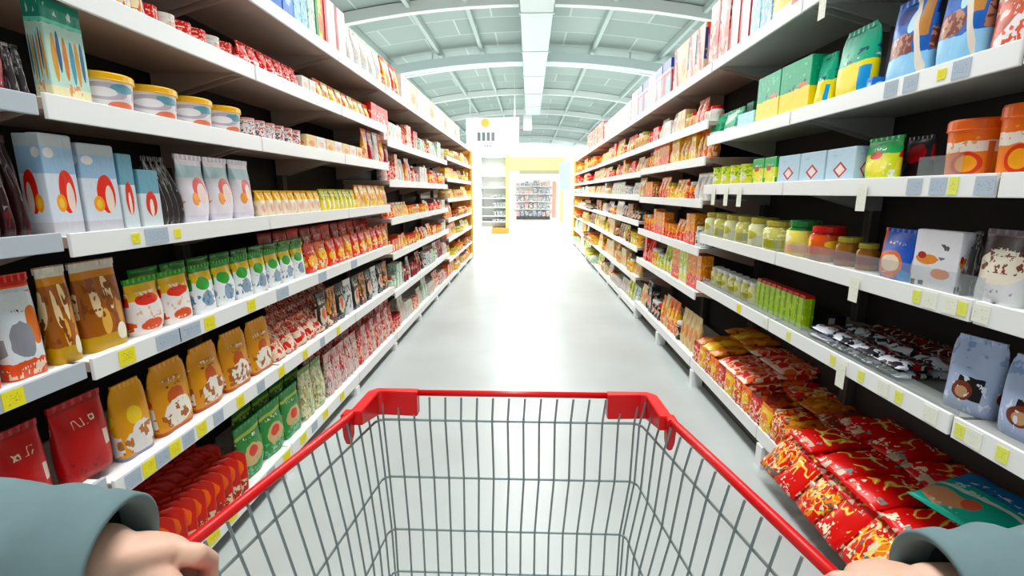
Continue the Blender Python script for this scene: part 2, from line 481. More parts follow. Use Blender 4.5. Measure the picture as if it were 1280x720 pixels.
for i in range(2):
    unit(1, 3.56+i*1.0, 4.555+i*1.0, [2.31, 1.94, 1.69, 1.39, 1.04, .71], ['right shelving bay with orange packets just past the lime sachets', 'right shelving bay with orange packets, second past the lime sachets'][i], deck=.2)
for i in range(8):
    unit(1, 5.57+i*1.0, 6.565+i*1.0, [2.31, 1.94, 1.67, 1.41, 1.12, .82, .47], 'far right shelving bay with bright rails, '+ORD[i+1]+' of eight', deck=.12, back=KICK)
# end panels
ENDO = plain('orange end panel', 'f2a93a', .5)
for s, y, lab in ((-1, 10.42, 'orange and yellow end panel closing the left row of shelves'), (1, 13.62, 'orange and yellow end panel closing the right row of shelves')):
    t = empty('end_panel', (s*W, y, 0), lab, 'end panel')
    bm = bmesh.new(); a, b_ = sorted((0, s*.5)); box(bm, a-.0, b_, 0, .05, 0, 2.3, .005); newobj('panel', bm, ENDO, t)
    bm = bmesh.new(); a, b_ = sorted((-s*.03, s*.02)); box(bm, a, b_, -.02, .07, 0, 2.35, .004); newobj('edge_post', bm, plain('yellow edge post', 'f3cf58', .5), t)

# ------------------------------------------------------------------ wrappers
A = art
A('gold_pouch', 'e39b12', [('ell', .5, .5, .2, .14, 'c75a10', 1.2), ('ell', .52, .27, .36, .2, 'f0e9dd', 1.0), ('blot', 7, .56, 'a8652a', (.1, .9, .1, .42)), ('band', .0, .06, 'b95a14'), ('rect', .3, .7, .74, .78, 'c7820a')])
A('gold_pouch_fruit', 'e8a51a', [('ell', .45, .56, .2, .12, 'f6d23a', .8), ('ell', .55, .25, .4, .22, 'e8e4e0', 1.2), ('blot', 6, .58, 'b8793a', (.1, .9, .05, .4)), ('band', -.1, .05, '8f93b0')])
A('red_pouch', 'b80d10', [('squig', 9, .05, 'e8d8c0', (.3, .72, .66, .76)), ('blot', 12, .6, '8e0808', (.1, .9, .1, .35)), ('rect', .8, .92, .3, .5, 'd9c9bc', .05), ('band', .9, 1, '9c0a0c')])
A('orange_white_pouch', 'e6570f', [('band', .18, .84, 'dfe6ec', .08), ('ell', .78, .5, .2, .2, 'e07a18', .5), ('ell', .42, .38, .28, .17, '8d8f96', 1.5), ('band', .84, .88, 'cfd6da'), ('blot', 8, .55, 'f1dcc4', (.05, .95, .02, .17)), ('band', .9, 1, 'c51c12')])
A('brown_fish_pouch', 'a5600f', [('ell', .3, .58, .09, .2, 'f2d7a8', .5), ('ell', .62, .64, .09, .2, 'f6dcae', .5), ('ell', .8, .42, .08, .18, 'd89a3a', .5), ('ell', .42, .32, .1, .15, 'e9b65a', .5), ('blot', 6, .57, '8a480c', (.05, .95, .22, .85)), ('band', .9, 1, 'd9d6c8'), ('band', .82, .9, 'd08a1a'), ('band', -.1, .18, 'caa21a', .05), ('ell', .75, .17, .13, .1, 'f1ead6', .3)])
A('green_white_pouch', 'eceff0', [('band', .66, 1.1, 'f3cf1c', .06), ('band', .86, 1.1, '1f8f2e', .04), ('ell', .4, .62, .3, .13, '2fa33a', .6), ('ell', .5, .3, .25, .17, '8fa3b5', 1.3), ('blot', 7, .58, '5b87a8', (.1, .9, .12, .45))])
A('red_yellow_white_pouch', 'eee6e2', [('band', .62, 1.1, 'f0bc1a', .05), ('band', .9, 1.1, '3c9a28', .03), ('ell', .5, .62, .36, .1, 'e33a1c', .8), ('ell', .5, .17, .32, .1, 'e0602a', .9), ('blot', 8, .6, 'd9b7a0', (.1, .9, .25, .5))])
A('red_orange_pouch', 'e8471a', [('ell', .5, .4, .35, .22, 'f6c23a', 1.2), ('blot', 7, .56, 'f5ead5', (.1, .9, .08, .5)), ('blot', 9, .6, 'b61410', (.1, .9, .5, .95))])
A('dark_red_pouch', 'a01313', [('squig', 8, .05, 'e9d9c0', (.15, .85, .5, .75)), ('blot', 7, .57, '5a0a0a', (0, 1, 0, .5))])
A('white_red_sausage', 'd9362a', [('blot', 6, .5, 'ecd9c4', (0, 1, 0, .55)), ('blot', 10, .56, 'f08a4a', (0, 1, .4, 1)), ('squig', 6, .05, 'f2e2cc', (0, 1, 0, 1))])
A('crescent_pack', 'c4240c', [('ell', .5, .62, .4, .26, 'ef6a14', .6), ('ell', .5, .55, .28, .17, 'c9200c', .6), ('blot', 7, .5, 'ddc8a8', (.05, .95, .02, .34)), ('blot', 9, .6, '8b3a1c', (.05, .95, .02, .34))])
A('green_pack', '2f8f42', [('ell', .5, .4, .36, .2, 'cfae7a', 1.0), ('blot', 8, .55, '6ab58a', (0, 1, 0, .3)), ('ell', .5, .45, .2, .1, 'd8432a', .8), ('band', .78, .84, 'b8d45a', .03)])
A('sage_pack', 'b9c49c', [('blot', 6, .52, 'e8e2b8', (0, 1, 0, 1)), ('blot', 9, .6, 'd8a23a', (0, 1, .2, .7)), ('blot', 11, .6, '6f8f70', (0, 1, 0, 1)), ('band', .9, 1.1, '6a8a4a')])
A('pink_white_pack', 'e2c4bf', [('blot', 6, .54, 'd0404a', (0, 1, .35, 1)), ('blot', 8, .56, '9a7f86', (0, 1, 0, .5)), ('blot', 13, .6, 'f4e8d8', (0, 1, 0, 1))])
A('scarlet_pack', 'd6322e', [('blot', 6, .52, 'f0b9a0', (0, 1, 0, .55)), ('blot', 9, .58, 'f3e3cf', (0, 1, .1, .8)), ('band', .88, 1.1, '9c1418')])
A('black_pack', '1d1a1b', [('ell', .5, .4, .35, .24, 'd9c8b2', 1.6), ('ell', .5, .45, .2, .16, 'd9622a', 1.2), ('blot', 9, .6, '8aa0a8', (0, 1, .02, .22)), ('squig', 8, .04, 'cfcac0', (.1, .9, .7, .85))])
A('orange_pack', 'ee7d16', [('ell', .5, .55, .36, .2, 'f9cf3a', 1.0), ('blot', 8, .56, 'f4e3c0', (0, 1, .05, .45)), ('blot', 9, .6, 'c8321a', (0, 1, .5, 1))])
A('yellow_pack', 'f2c524', [('ell', .5, .5, .32, .2, 'f08a1c', 1.2), ('blot', 8, .56, 'fdf1c2', (0, 1, 0, .5)), ('band', .86, 1.1, 'e8861a', .04)])
A('yellow_green_pack', 'd9dc3a', [('ell', .5, .4, .3, .18, 'e7e6d4', 1.0), ('blot', 8, .56, '6fae35', (0, 1, .4, 1)), ('band', -.1, .12, 'd8c7a0')])
A('white_pack', 'd9d7cf', [('ell', .5, .5, .28, .17, 'e8b9a0', 1.2), ('blot', 9, .6, 'b8c4c8', (0, 1, .1, .9)), ('band', .86, 1.1, 'e2ddd2')])
A('cream_pack', 'e2c890', [('ell', .5, .45, .3, .2, 'e28a4a', 1.2), ('blot', 9, .6, 'c8b08a', (0, 1, .1, .9))])
A('mint_pack', 'c8dccb', [('ell', .5, .45, .25, .2, 'f1efe2', .8), ('blot', 8, .58, '6fa878', (0, 1, .3, 1))])
A('teal_card', '2a8f78', [('band', -.1, .76, 'bfe0d2', .05), ('band', .76, .8, '76dcc0'), ('ell', .18, .44, .07, .24, 'd8a03a', .4), ('ell', .3, .5, .05, .2, '2f5f90', .4), ('ell', .45, .44, .06, .22, 'd8882a', .4), ('ell', .62, .42, .06, .22, '4a9ab0', .4), ('ell', .75, .42, .06, .22, 'd8a03a', .4), ('ell', .88, .45, .05, .2, '2f6a90', .4), ('band', -.1, .16, 'ece4bc'), ('blot', 10, .56, 'e0a070', (.2, .8, .08, .2)), ('blot', 9, .6, 'cfe6de', (.1, .9, .84, .95))])
A('tub_print', 'ece9ea', [('ell', .42, .52, .36, .22, 'c3b9c4', .3), ('ell', .7, .62, .2, .12, '6fa7b8', 1.2), ('ell', .4, .5, .22, .12, 'f1eef0', .3), ('ell', .68, .16, .22, .14, 'ee8a6c', .5)])
A('yellow_lid', 'f2bd22', [], .35, bump=0)
A('logo_carton', 'd5dde6', [('band', .62, .88, '9dbdd6'), ('band', .88, 1.1, 'b6bec2'), ('ell', .22, .82, .16, .05, 'e9e3e2', .1), ('ell', .62, .44, .26, .22, 'e5371c', .3), ('ell', .70, .38, .12, .16, 'ecd9cc', .5), ('ell', .38, .33, .15, .09, 'f4a428', .1), ('ell', .38, .33, .08, .05, 'f0c64a', .1), ('band', -.1, .14, 'c9c8cf')])
A('pale_logo_pouch', 'e6dfe6', [('band', .68, .86, 'bcd8de'), ('ell', .6, .5, .26, .19, 'e0452c', .3), ('ell', .66, .44, .17, .16, 'f0d8d0', .4), ('ell', .36, .36, .14, .1, 'f2a44a', .2), ('band', -.1, .12, 'd6d2dc')])
A('teal_carton_small', '6fa2b4', [('band', .0, .6, 'cfd9dc'), ('ell', .5, .42, .28, .22, 'dc3f26', .4), ('ell', .5, .35, .1, .15, 'eadfd4', .3)])
A('dark_pouch_edge', '3a3434', [('blot', 5, .55, '8e8a88', (0, 1, 0, 1)), ('blot', 9, .6, 'b9b4b0', (0, 1, .5, 1))])
A('maroon_dark_pack', '2c0d10', [('blot', 5, .56, '6c1218', (0, 1, 0, .4)), ('squig', 5, .02, '8a8486', (0, 1, .2, 1))])
A('small_printed_cup', 'ece4e2', [('blot', 7, .55, 'd9523f', (0, 1, .1, 1)), ('blot', 10, .57, '3b5260', (0, 1, 0, 1)), ('band', .9, 1.1, 'e9a9a0')])
A('yellow_cap_pouch', 'e9dcc2', [('band', .62, 1.1, 'eebb20', .04), ('ell', .5, .35, .26, .18, 'e8b2a8', .8)])
A('yellow_olive_pouch', 'e3d44a', [('band', .6, 1.1, 'c9b81c', .05), ('ell', .5, .32, .26, .2, 'f0ead2', .8), ('blot', 8, .58, '62a030', (0, 1, .5, 1))])
A('red_white_pack', 'd01f24', [('blot', 6, .52, 'f0e8e6', (0, 1, 0, .45)), ('blot', 10, .58, 'f2c9b4', (0, 1, .4, 1))])
A('purple_orange_pack', '7a2f4a', [('diag', 1.2, -.1, .12, 'ef8d22'), ('blot', 8, .56, 'e8d8c8', (0, 1, 0, .5))])
A('cream_blue_pack', 'e4d4b4', [('diag', 1.4, -.2, .12, 'd8843a'), ('diag', 1.4, -.5, .1, '8fb4cc'), ('blot', 9, .6, 'b8322a', (0, 1, 0, .3))])
A('orange_purple_bag', 'f08f24', [('diag', 1.2, .3, .12, '46204a'), ('band', -.1, .4, '8c1428', .06), ('ell', .4, .3, .3, .12, 'f0e0d0', .4)])
A('blue_box', '2f78c8', [('ell', .5, .5, .3, .2, '9fd0f0', .6)])
A('sky_box', 'b4dcec', [('blot', 8, .56, '5aa2d0', (0, 1, .1, .9))])
A('rainbow_box', 'd7d640', [('rect', -.1, .3, -.1, 1.1, '3a8a5a'), ('rect', .72, 1.1, -.1, 1.1, 'c8281e'), ('ell', .5, .4, .2, .2, 'e08a20', .5)])
A('white_red_edge_box', 'd6d2d0', [('rect', -.1, .22, -.1, 1.1, 'cc3322'), ('blot', 12, .6, 'e9c8c0', (.3, .9, .1, .9))])
# right side
A('teal_yellow_carton', '18a878', [('band', -.1, .46, 'f2da12', .09), ('blot', 9, .6, '0c3f46', (.3, .95, .45, .62)), ('blot', 8, .6, '5cc8a0', (.1, .9, .65, .9)), ('ell', .75, .52, .15, .04, 'e87a40', .5)])
A('teal_yellow_bag', '15a584', [('band', -.1, .5, 'f0de1e', .06), ('rect', .76, 1.1, -.1, .42, '22a2dc', .06), ('blot', 8, .58, '0e4a5a', (.2, .85, .52, .68)), ('blot', 11, .6, 'e9ece0', (.1, .9, .44, .56)), ('band', -.1, .08, '9ed09a')])
A('green_bag', '1ba070', [('blot', 8, .56, '0a6e4a', (0, 1, .2, .9)), ('band', -.1, .25, 'e2eceb')])
A('aqua_box', 'a9e0e4', [('blot', 9, .6, 'e0f4f0', (0, 1, 0, 1))])
A('blue_crunch_bag', '2c6ab8', [('band', -.1, .32, '9cd0f0', .08), ('ell', .38, .46, .3, .13, 'b88a72', .8), ('blot', 11, .5, '7d4438', (.08, .72, .34, .58)), ('ell', .32, .82, .2, .1, '16307a', .8), ('ell', .58, .72, .13, .14, 'bfe2f2', .5), ('rect', .72, .95, .5, .92, 'c08a4a', .05), ('diag', -2.2, 2.15, .12, 'e6dccb')])
A('brown_crunch_bag', 'b0501e', [('blot', 10, .5, 'd8c2b4', (0, .6, .35, 1)), ('blot', 7, .55, 'c98a3a', (.4, 1, .4, 1)), ('diag', .7, -.1, .16, 'e6e1e0'), ('ell', .85, .3, .2, .14, 'c01c30', .4), ('blot', 12, .55, 'd8542a', (0, .5, 0, .5))])
A('pale_blue_carton', 'bcd4e2', [('diamond', .52, .36, .25, 'b8303a'), ('diamond', .52, .36, .17, 'ecdcd4'), ('ell', .3, .8, .1, .03, 'a8c4d4', .3)], .5)
A('green_yellow_packet', 'd6dc2c', [('band', .62, 1.1, '12a858', .04), ('ell', .4, .6, .2, .1, 'd23a1e', .4), ('ell', .5, .35, .3, .16, 'f0e24a', .5), ('blot', 9, .6, 'e2efe0', (.6, 1, .05, .4)), ('rect', -.1, .15, -.1, .25, '12a050')])
A('dark_red_packet', '20121a', [('ell', .5, .62, .36, .22, 'c01c2c', .8)])
A('orange_tub', 'ec8a34', [('band', .62, 1.1, 'f07a22'), ('band', .44, .62, 'efe4da', .08), ('blot', 9, .6, 'e9a860', (0, 1, .42, .7)), ('ell', .5, .24, .24, .2, 'd9471c', .2), ('ell', .5, .24, .17, .14, 'f4ae2a', .2), ('rect', .78, 1.2, -.1, .6, 'd8743a', .1)])
A('orange_lid', 'ee7426', [('blot', 4, .55, 'd83a1e', (0, 1, 0, 1))], .35, bump=0)
A('olive_jar', 'c3c06a', [('band', .1, .38, 'a9a81c'), ('blot', 6, .56, 'e4e2b0', (0, 1, .38, .8))], .15)
A('pale_jar', 'd6d6a4', [('band', .1, .5, 'e4e2b8', .04), ('ell', .5, .4, .3, .15, 'c0b83a', .4)], .2)
A('yellow_jar', 'eede6c', [('band', .72, 1.1, '2a7a3a'), ('band', .1, .32, 'f0b89a'), ('ell', .45, .5, .2, .12, 'f8f2da', .4)], .2)
A('orange_jar', 'd9641e', [('band', .75, 1.1, 'c22a1c'), ('ell', .3, .5, .2, .12, 'f2c83a', .4), ('band', -.1, .2, 'b89478')], .2)
A('amber_jar', '9a6a1e', [('band', .2, .5, '8a2a1c')], .2)
A('jar_lid', 'b0a444', [], .3, bump=0); A('green_lid', '2a7f40', [], .3, bump=0); A('red_lid', 'd5281c', [], .3, bump=0); A('white_lid', 'e8e8e4', [], .3, bump=0)
A('blue_orange_bag', '2a62c4', [('ell', .4, .3, .42, .28, 'e07a2c', .5), ('ell', .45, .32, .26, .17, 'f0dcc4', .6), ('rect', -.1, .1, .3, 1.1, 'd8432a', .08), ('ell', .85, .1, .14, .12, '2f9ae0', .4)])
A('white_food_carton', 'e3e1e6', [('ell', .3, .5, .24, .09, 'e0923c', .9), ('ell', .65, .28, .2, .09, 'dc8a5a', .9), ('ell', .2, .56, .1, .06, 'a8262a', .5), ('blot', 11, .56, '4a4a52', (.5, .85, .68, .78)), ('blot', 12, .58, '6a6a70', (.55, .8, .5, .56)), ('rect', .02, .12, .02, .12, '2c2224'), ('rect', .2, .32, .04, .12, '3a2a2c')], .45)
A('choc_scoop_bag', '3a2c28', [('band', -.1, .45, 'd6d6d8', .06), ('ell', .5, .5, .46, .24, 'eae2d0', .5), ('blot', 9, .55, '7a4434', (.1, .9, .42, .75)), ('blot', 14, .6, '9aa0a6', (.25, .85, .14, .2)), ('band', .92, 1.1, '6a5a62')])
A('green_side_pack', '1f8a4a', [('blot', 8, .55, 'e9efe6', (0, 1, 0, 1))])
A('lime_sachet', 'b2d61e', [('rect', .7, 1.1, -.1, 1.1, '7aa414'), ('blot', 6, .6, 'd6e84a', (0, 1, 0, 1))])
A('olive_sachet', 'a6a03a', [('rect', .7, 1.1, -.1, 1.1, '6d6a20')])
A('black_box', '141214', [('rect', .1, .42, .4, .85, 'b8b4bc')])
A('spotted_flat', '1d1a22', [('blot', 4, .47, 'e6e8f2', (-.1, 1.1, -.1, .5)), ('blot', 5, .5, '8e1c16', (0, 1, .4, .85)), ('squig', 3, .03, 'c8c4c4', (0, 1, .3, 1.1))])
A('brown_flat', '4a1a12', [('blot', 4, .52, '9c2a1a', (0, 1, .3, 1.1)), ('squig', 4, .03, 'd8c8b8', (0, 1, 0, 1))])
A('pale_blue_pouch', 'b9c8e6', [('rect', .35, .8, .2, .5, '151216', .03), ('ell', .45, .3, .2, .13, '7a3a22', .4), ('ell', .45, .28, .12, .08, 'c8a078', .5), ('blot', 6, .6, '8fa6d0', (0, 1, .6, 1)), ('blot', 9, .6, 'e2e8f4', (0, 1, 0, .5))])
A('red_script', 'd80e0a', [('squig', 3.4, .045, 'f2b22c', (.12, .88, .34, .86)), ('squig', 3.4, .014, 'fbe9a0', (.12, .88, .34, .86)), ('blot', 4, .56, 'c9b49c', (0, 1, -.1, .16)), ('blot', 7, .6, 'f2e6c8', (.1, .9, .04, .3)), ('blot', 7, .6, '7a908c', (.55, .9, .1, .3))], .25)
A('red_script_back', 'b00c0a', [('squig', 3.4, .03, 'd8501c', (.12, .88, .34, .8))], .3)
A('red_mixed', 'd8261a', [('blot', 4, .52, 'ef8f24', (0, 1, 0, .7)), ('blot', 6, .57, 'ecd8b8', (0, 1, .1, 1)), ('squig', 5, .03, 'f6d25a', (0, 1, .2, .9)), ('blot', 8, .62, '5a6a6a', (0, 1, 0, .5))], .28)
A('teal_snack', '17b8a0', [('band', .62, 1.2, '1d8ed0', .04), ('ell', .3, .22, .26, .14, 'e0a078', .9), ('ell', .55, .3, .1, .1, 'e86a4a', .6), ('diag', .1, .44, .03, 'e4f0f4'), ('blot', 7, .6, 'c4ece8', (0, 1, .5, .64))], .25)
A('yellow_flat', 'f0b41a', [('blot', 4, .55, 'f6de5a', (0, 1, 0, .6)), ('blot', 6, .6, 'c86a10', (0, 1, .3, 1))], .28)
A('orange_flat', 'c87416', [('blot', 4, .55, 'e8a03a', (0, 1, 0, .8)), ('blot', 6, .6, '8a3a10', (0, 1, .2, 1))], .3)
A('red_white_flat', 'd92c1e', [('band', -.1, .12, 'f2d8c8', .05), ('blot', 4, .56, 'f07a3a', (0, 1, .1, .9)), ('squig', 4, .04, 'f3cdb0', (0, 1, .1, 1))], .28)
A('maroon_flat', '7c2a1c', [('blot', 4, .54, 'b8542c', (0, 1, 0, 1)), ('blot', 6, .6, 'd9b9a0', (0, 1, 0, .4))], .3)
A('tall_cat_box', 'd8aea2', [('rect', .6, 1.1, .3, 1.1, 'e4532a', .1), ('blot', 8, .55, 'c84a3a', (0, 1, 0, .5)), ('blot', 8, .58, '3a4a5a', (0, .5, .5, 1))])
A('white_blue_top_box', 'c4c4cf', [('band', .76, 1.1, '2a3f8c', .03), ('rect', .1, .5, .0, .7, 'c0485a', .06), ('rect', .5, .9, .1, .5, '8ccfca', .1), ('rect', .05, .95, .6, .7, 'd23a34', .03)])
A('orange_stripe_box', 'cfb8a8', [('diag', -1.6, 1.3, .22, 'ea5a22'), ('rect', -.1, .2, .3, .9, '2a3c7a', .05), ('blot', 9, .6, 'b09a88', (0, 1, 0, .5))])
A('ice_blue_box', '98c2da', [('blot', 8, .56, 'f0f8fa', (0, 1, 0, 1)), ('blot', 9, .62, '7ab8d8', (0, 1, .3, 1))])
A('yellow_leaf_box', 'dcc63a', [('diag', .8, .2, .1, 'f6f0b8'), ('blot', 7, .58, 'b0a82a', (0, 1, .3, 1)), ('band', -.1, .2, 'f2ead6', .06)])
A('pink_red_box', 'e08a78', [('blot', 6, .54, 'd8562c', (0, 1, .2, 1)), ('blot', 8, .6, 'f6eee0', (0, 1, 0, 1))])
A('teal_white_box', 'c4d8d0', [('ell', .45, .5, .34, .26, '24a890', .5), ('blot', 8, .6, 'e26a5a', (0, 1, 0, .9))])
A('brown_far_pack', '6a3a1c', [('blot', 6, .54, 'e09a3a', (0, 1, .2, 1)), ('blot', 8, .6, 'efe0c8', (0, 1, 0, .5))])
A('orange_red_box', 'f08c1a', [('band', -.1, .42, 'e2481c', .06), ('blot', 8, .58, 'f6c848', (0, 1, .42, 1)), ('blot', 9, .58, 'f3d6b0', (0, 1, .1, .42))])
A('grey_white_pack', 'd8dcda', [('blot', 7, .54, '5a6468', (0, 1, .15, .9)), ('band', .86, 1.1, 'eceeec')])
A('scarlet_far', 'e2382a', [('blot', 7, .58, 'f6dcc6', (0, 1, .1, .7))])

# ------------------------------------------------------------------ filling the shelves
def run(side, z, px0, px1, n, kind, mat, h, d, look, where, cat='pouch', group=None, setback=.03, lean=0.0, gap=.008, rows=1, detail=True, jit=.03, hj=.0, byY=False, name=None, dz=0.0, seeds=2, yawd=0.0, **opt):
    a, b = (px0, px1) if byY else (along(px0, side, z, W+setback+.01), along(px1, side, z, W+setback+.01))
    a, b = min(a, b), max(a, b)
    pitch = (b-a)/n; w = pitch-gap
    mats = mat if isinstance(mat, list) else [mat]
    for r in range(rows):
        for i in range(n):
            y = a+pitch*(i+.5)
            m = mats[(i+r) % len(mats)]
            hh = h*(1+hj*random.choice((-1, 0, 1)))
            x = side*(W+setback+d/2+r*(d+.012))
            rz = (PI/2 if side < 0 else -PI/2)+random.uniform(-jit, jit)+yawd
            lk = look[(i+r) % len(look)] if isinstance(look, list) else look
            wh = where+(' in the '+['front', 'second', 'third'][r]+' row' if rows > 1 else '')
            product(kind, m, (w, hh, d), (x, y, z-.0088+dz), (-lean, 0, rz), lk, wh, cat, group or where, detail=detail, seeds=seeds, name=name, **opt)

Z = dict(S1=2.335, S2=2.0, S3=1.69, S4=1.33, S5=.975, S6=.59, S7=.1268+.0)
# ---- near left edge bay
run(-1, 1.68, -18, 13, 1, 'pouch', 'orange_purple_bag', .24, .06, 'orange and purple bag with red foot', 'at the near left edge above the white rail', 'bag')
run(-1, 1.68, 14, 38, 2, 'pouch', 'dark_pouch_edge', .13, .04, 'small dark glossy pouch', 'beside the orange and purple bag', 'pouch')
run(-1, 1.335, -60, 44, 5, 'pouch', 'maroon_dark_pack', .25, .09, 'dark maroon pouch in clear film', 'beside the blue and white cartons on the near left shelf', 'pouch', gap=.004)
run(-1, .977, -50, 11, 1, 'pouch', 'red_orange_pouch', .26, .07, 'orange pouch', 'at the very edge below the dark maroon pouches')
run(-1, .977, 15, 68, 1, 'pouch', 'orange_white_pouch', .265, .07, 'orange and white pouch with red top', 'beside the brown pouches at the near left', seal='orange_white_pouch')
run(-1, .977, 73, 110, 1, 'pouch', 'brown_fish_pouch', .27, .07, 'brown and gold pouch with pale foil top, nearer one', 'before the green-topped pouches', seal='brown_fish_pouch')
run(-1, .62, -60, 78, 2, 'pouch', 'red_pouch', .235, .08, 'red pouch with pale lettering', 'at the left edge before the gold pouches')
run(-1, .62, 88, 150, 1, 'pouch', 'red_pouch', .24, .08, 'large red pouch with pale lettering', 'directly before the first gold pouch')
# ---- S3
run(-1, Z['S3'], 62, 114, 1, 'card', 'teal_card', .262, .05, 'green and white carton printed with slim brushes', 'before the yellow-lidded tubs', 'carton', name='carton', jit=0)
run(-1, Z['S3'], 118, 308, 4, 'tub', 'tub_print', .115, .15, 'round white tub with yellow lid', 'on the left shelf under the red packets', 'tub', cap='yellow_lid', jit=.08, yawd=-.6)
run(-1, Z['S3'], 311, 380, 6, 'tin', 'small_printed_cup', .095, .1, 'small white cup printed red and black', 'just past the yellow-lidded tubs', 'cup', name='printed_cup', cap='yellow_lid')
run(-1, Z['S3'], 382, 452, 7, 'box', ['cream_pack', 'white_pack'], .085, .09, 'small pale carton', 'past the printed cups on the left shelf', 'carton', name='carton')
run(-1, Z['S3'], 454, 486, 5, 'pouch', ['orange_pack', 'dark_red_pouch', 'white_pack'], .24, .05, ['orange pouch', 'dark red pouch', 'white pouch'], 'at the far end of the tub shelf')
# ---- S4
run(-1, Z['S4'], 62, 105, 1, 'box', 'logo_carton', .27, .07, 'blue and white carton with red arch logo, nearest', 'on the left eye-level shelf', 'carton')
run(-1, Z['S4'], 108, 153, 1, 'box', 'logo_carton', .255, .07, 'blue and white carton with red arch logo, second', 'on the left eye-level shelf', 'carton')
run(-1, Z['S4'], 154, 174, 1, 'box', 'teal_carton_small', .235, .07, 'narrow teal and white carton with red logo', 'behind the second arch logo carton', 'carton')
run(-1, Z['S4'], 176, 203, 1, 'box', 'teal_carton_small', .19, .06, 'short teal and white carton with red logo', 'beside the dark upright pouches', 'carton')
run(-1, Z['S4'], 204, 231, 4, 'pouch', 'dark_pouch_edge', .24, .12, 'dark silvery upright pouch', 'between the teal carton and the pale pouches', yawd=.5, gap=.0)
run(-1, Z['S4'], 234, 322, 3, 'pouch', 'pale_logo_pouch', .255, .07, 'pale pouch with red arch logo', 'past the dark upright pouches')
run(-1, Z['S4'], 325, 402, 9, 'pouch', 'yellow_cap_pouch', .125, .06, 'small white pouch with yellow top', 'past the arch logo pouches')
run(-1, Z['S4'], 403, 445, 8, 'pouch', 'yellow_olive_pouch', .135, .06, 'small yellow and olive pouch', 'past the yellow-topped pouches')
run(-1, Z['S4'], 446, 484, 8, 'pouch', ['yellow_pack', 'cream_pack'], .17, .06, ['yellow pouch', 'cream pouch'], 'at the far end of the left eye-level shelf', rows=1)
# ---- S5
run(-1, Z['S5'], 114, 168, 1, 'pouch', 'brown_fish_pouch', .27, .08, 'brown and gold pouch with pale foil top, farther one', 'before the green-topped pouches', seal='brown_fish_pouch')
run(-1, Z['S5'], 171, 246, 2, 'pouch', 'red_yellow_white_pouch', .19, .07, 'white pouch with yellow top and red band', 'beside the brown and gold pouches')
run(-1, Z['S5'], 248, 384, 7, 'pouch', 'green_white_pouch', .19, .07, 'white pouch with green and yellow top', 'in the middle of the left waist-high shelf')
run(-1, Z['S5'], 175, 384, 9, 'pouch', 'green_white_pouch', .205, .06, 'green-topped pouch', 'standing behind the waist-high front row', setback=.12, detail=False)
run(-1, Z['S5'], 386, 486, 11, 'pouch', ['red_orange_pouch', 'orange_pack', 'red_orange_pouch'], .17, .07, ['red and yellow pouch', 'orange and yellow pouch', 'red and orange pouch'], 'at the far end of the left waist-high shelf')
run(-1, Z['S5'], 330, 486, 15, 'pouch', ['dark_red_pouch', 'scarlet_pack', 'red_orange_pouch'], .25, .06, 'tall red pouch', 'behind the far end of the waist-high row', setback=.2, detail=False)
# ---- S6
run(-1, Z['S6'], 157, 200, 1, 'pouch', 'gold_pouch_fruit', .25, .08, 'gold pouch with yellow fruit print and grey foot', 'beside the red pouches', rnd=.28)
run(-1, Z['S6'], 202, 345, 4, 'pouch', ['gold_pouch', 'gold_pouch', 'gold_pouch', 'gold_pouch'], .255, .08, 'gold pouch with rounded top and white bowl print', 'on the left knee-high shelf', rnd=.28)
for r in range(3):
    run(-1, Z['S6'], 347+r*2, 420, 6, 'pouch', 'white_red_sausage', .17+.015*r, .09, 'low red and white packet', 'past the gold pouches, '+['front row', 'second row', 'third row'][r], setback=.02+r*.11, detail=False, cat='packet', lean=.3)
run(-1, Z['S6'], 400, 486, 10, 'pouch', ['black_pack', 'brown_far_pack', 'black_pack', 'grey_white_pack'], .245, .06, ['black pouch', 'brown pouch', 'black and white pouch', 'grey pouch'], 'at the far end of the knee-high shelf', setback=.03)
# ---- deck left
def lean_pack(side, y, z, x, w, h, d, mat, tilt, look, where, cat, kind='pouch', rzj=0.0, **o):
    product(kind, mat, (w, h, d), (side*x, y, z), (-tilt, 0, (PI/2 if side < 0 else -PI/2)+rzj), look, where, cat, where, **o)
ya, yb = along(150, -1, .2), along(303, -1, .2)
for r in range(3):
    for i in range(16):
        y = .98+(yb-.98)*(i+.5)/16
        lean_pack(-1, y, .1285, W+.05+r*.11, .17, .2+.03*r, .035, 'crescent_pack', .12, 'red packet with orange crescent print', 'beside the green packets on the left bottom deck, '+['front', 'second', 'third'][r]+' row', 'packet', rzj=-.8, rnd=.4, name='snack_packet', detail=False)
run(-1, .14, 305, 380, 3, 'pouch', 'green_pack', .26, .07, 'green packet with red and tan print', 'on the left bottom deck', 'packet', name='snack_packet')
run(-1, .14, 300, 380, 4, 'pouch', 'green_pack', .28, .06, 'dark green packet', 'behind the green packets on the bottom deck', 'packet', setback=.15, detail=False, name='snack_packet')
run(-1, .14, 382, 410, 2, 'pouch', 'sage_pack', .3, .08, 'tall sage and cream packet', 'past the green packets', 'packet', name='snack_packet')
run(-1, .14, 412, 450, 5, 'pouch', 'pink_white_pack', .28, .07, 'pink and white packet', 'past the sage packets', 'packet', name='snack_packet')
run(-1, .14, 451, 492, 9, 'pouch', ['scarlet_pack', 'pink_white_pack'], .27, .07, ['scarlet packet', 'pink packet'], 'at the far end of the left bottom deck', 'packet', name='snack_packet')
run(-1, .14, 385, 488, 12, 'pouch', ['pink_white_pack', 'scarlet_pack'], .32, .06, 'red-topped packet', 'in the back row of the far bottom deck', 'packet', name='snack_packet', setback=.16, detail=False)
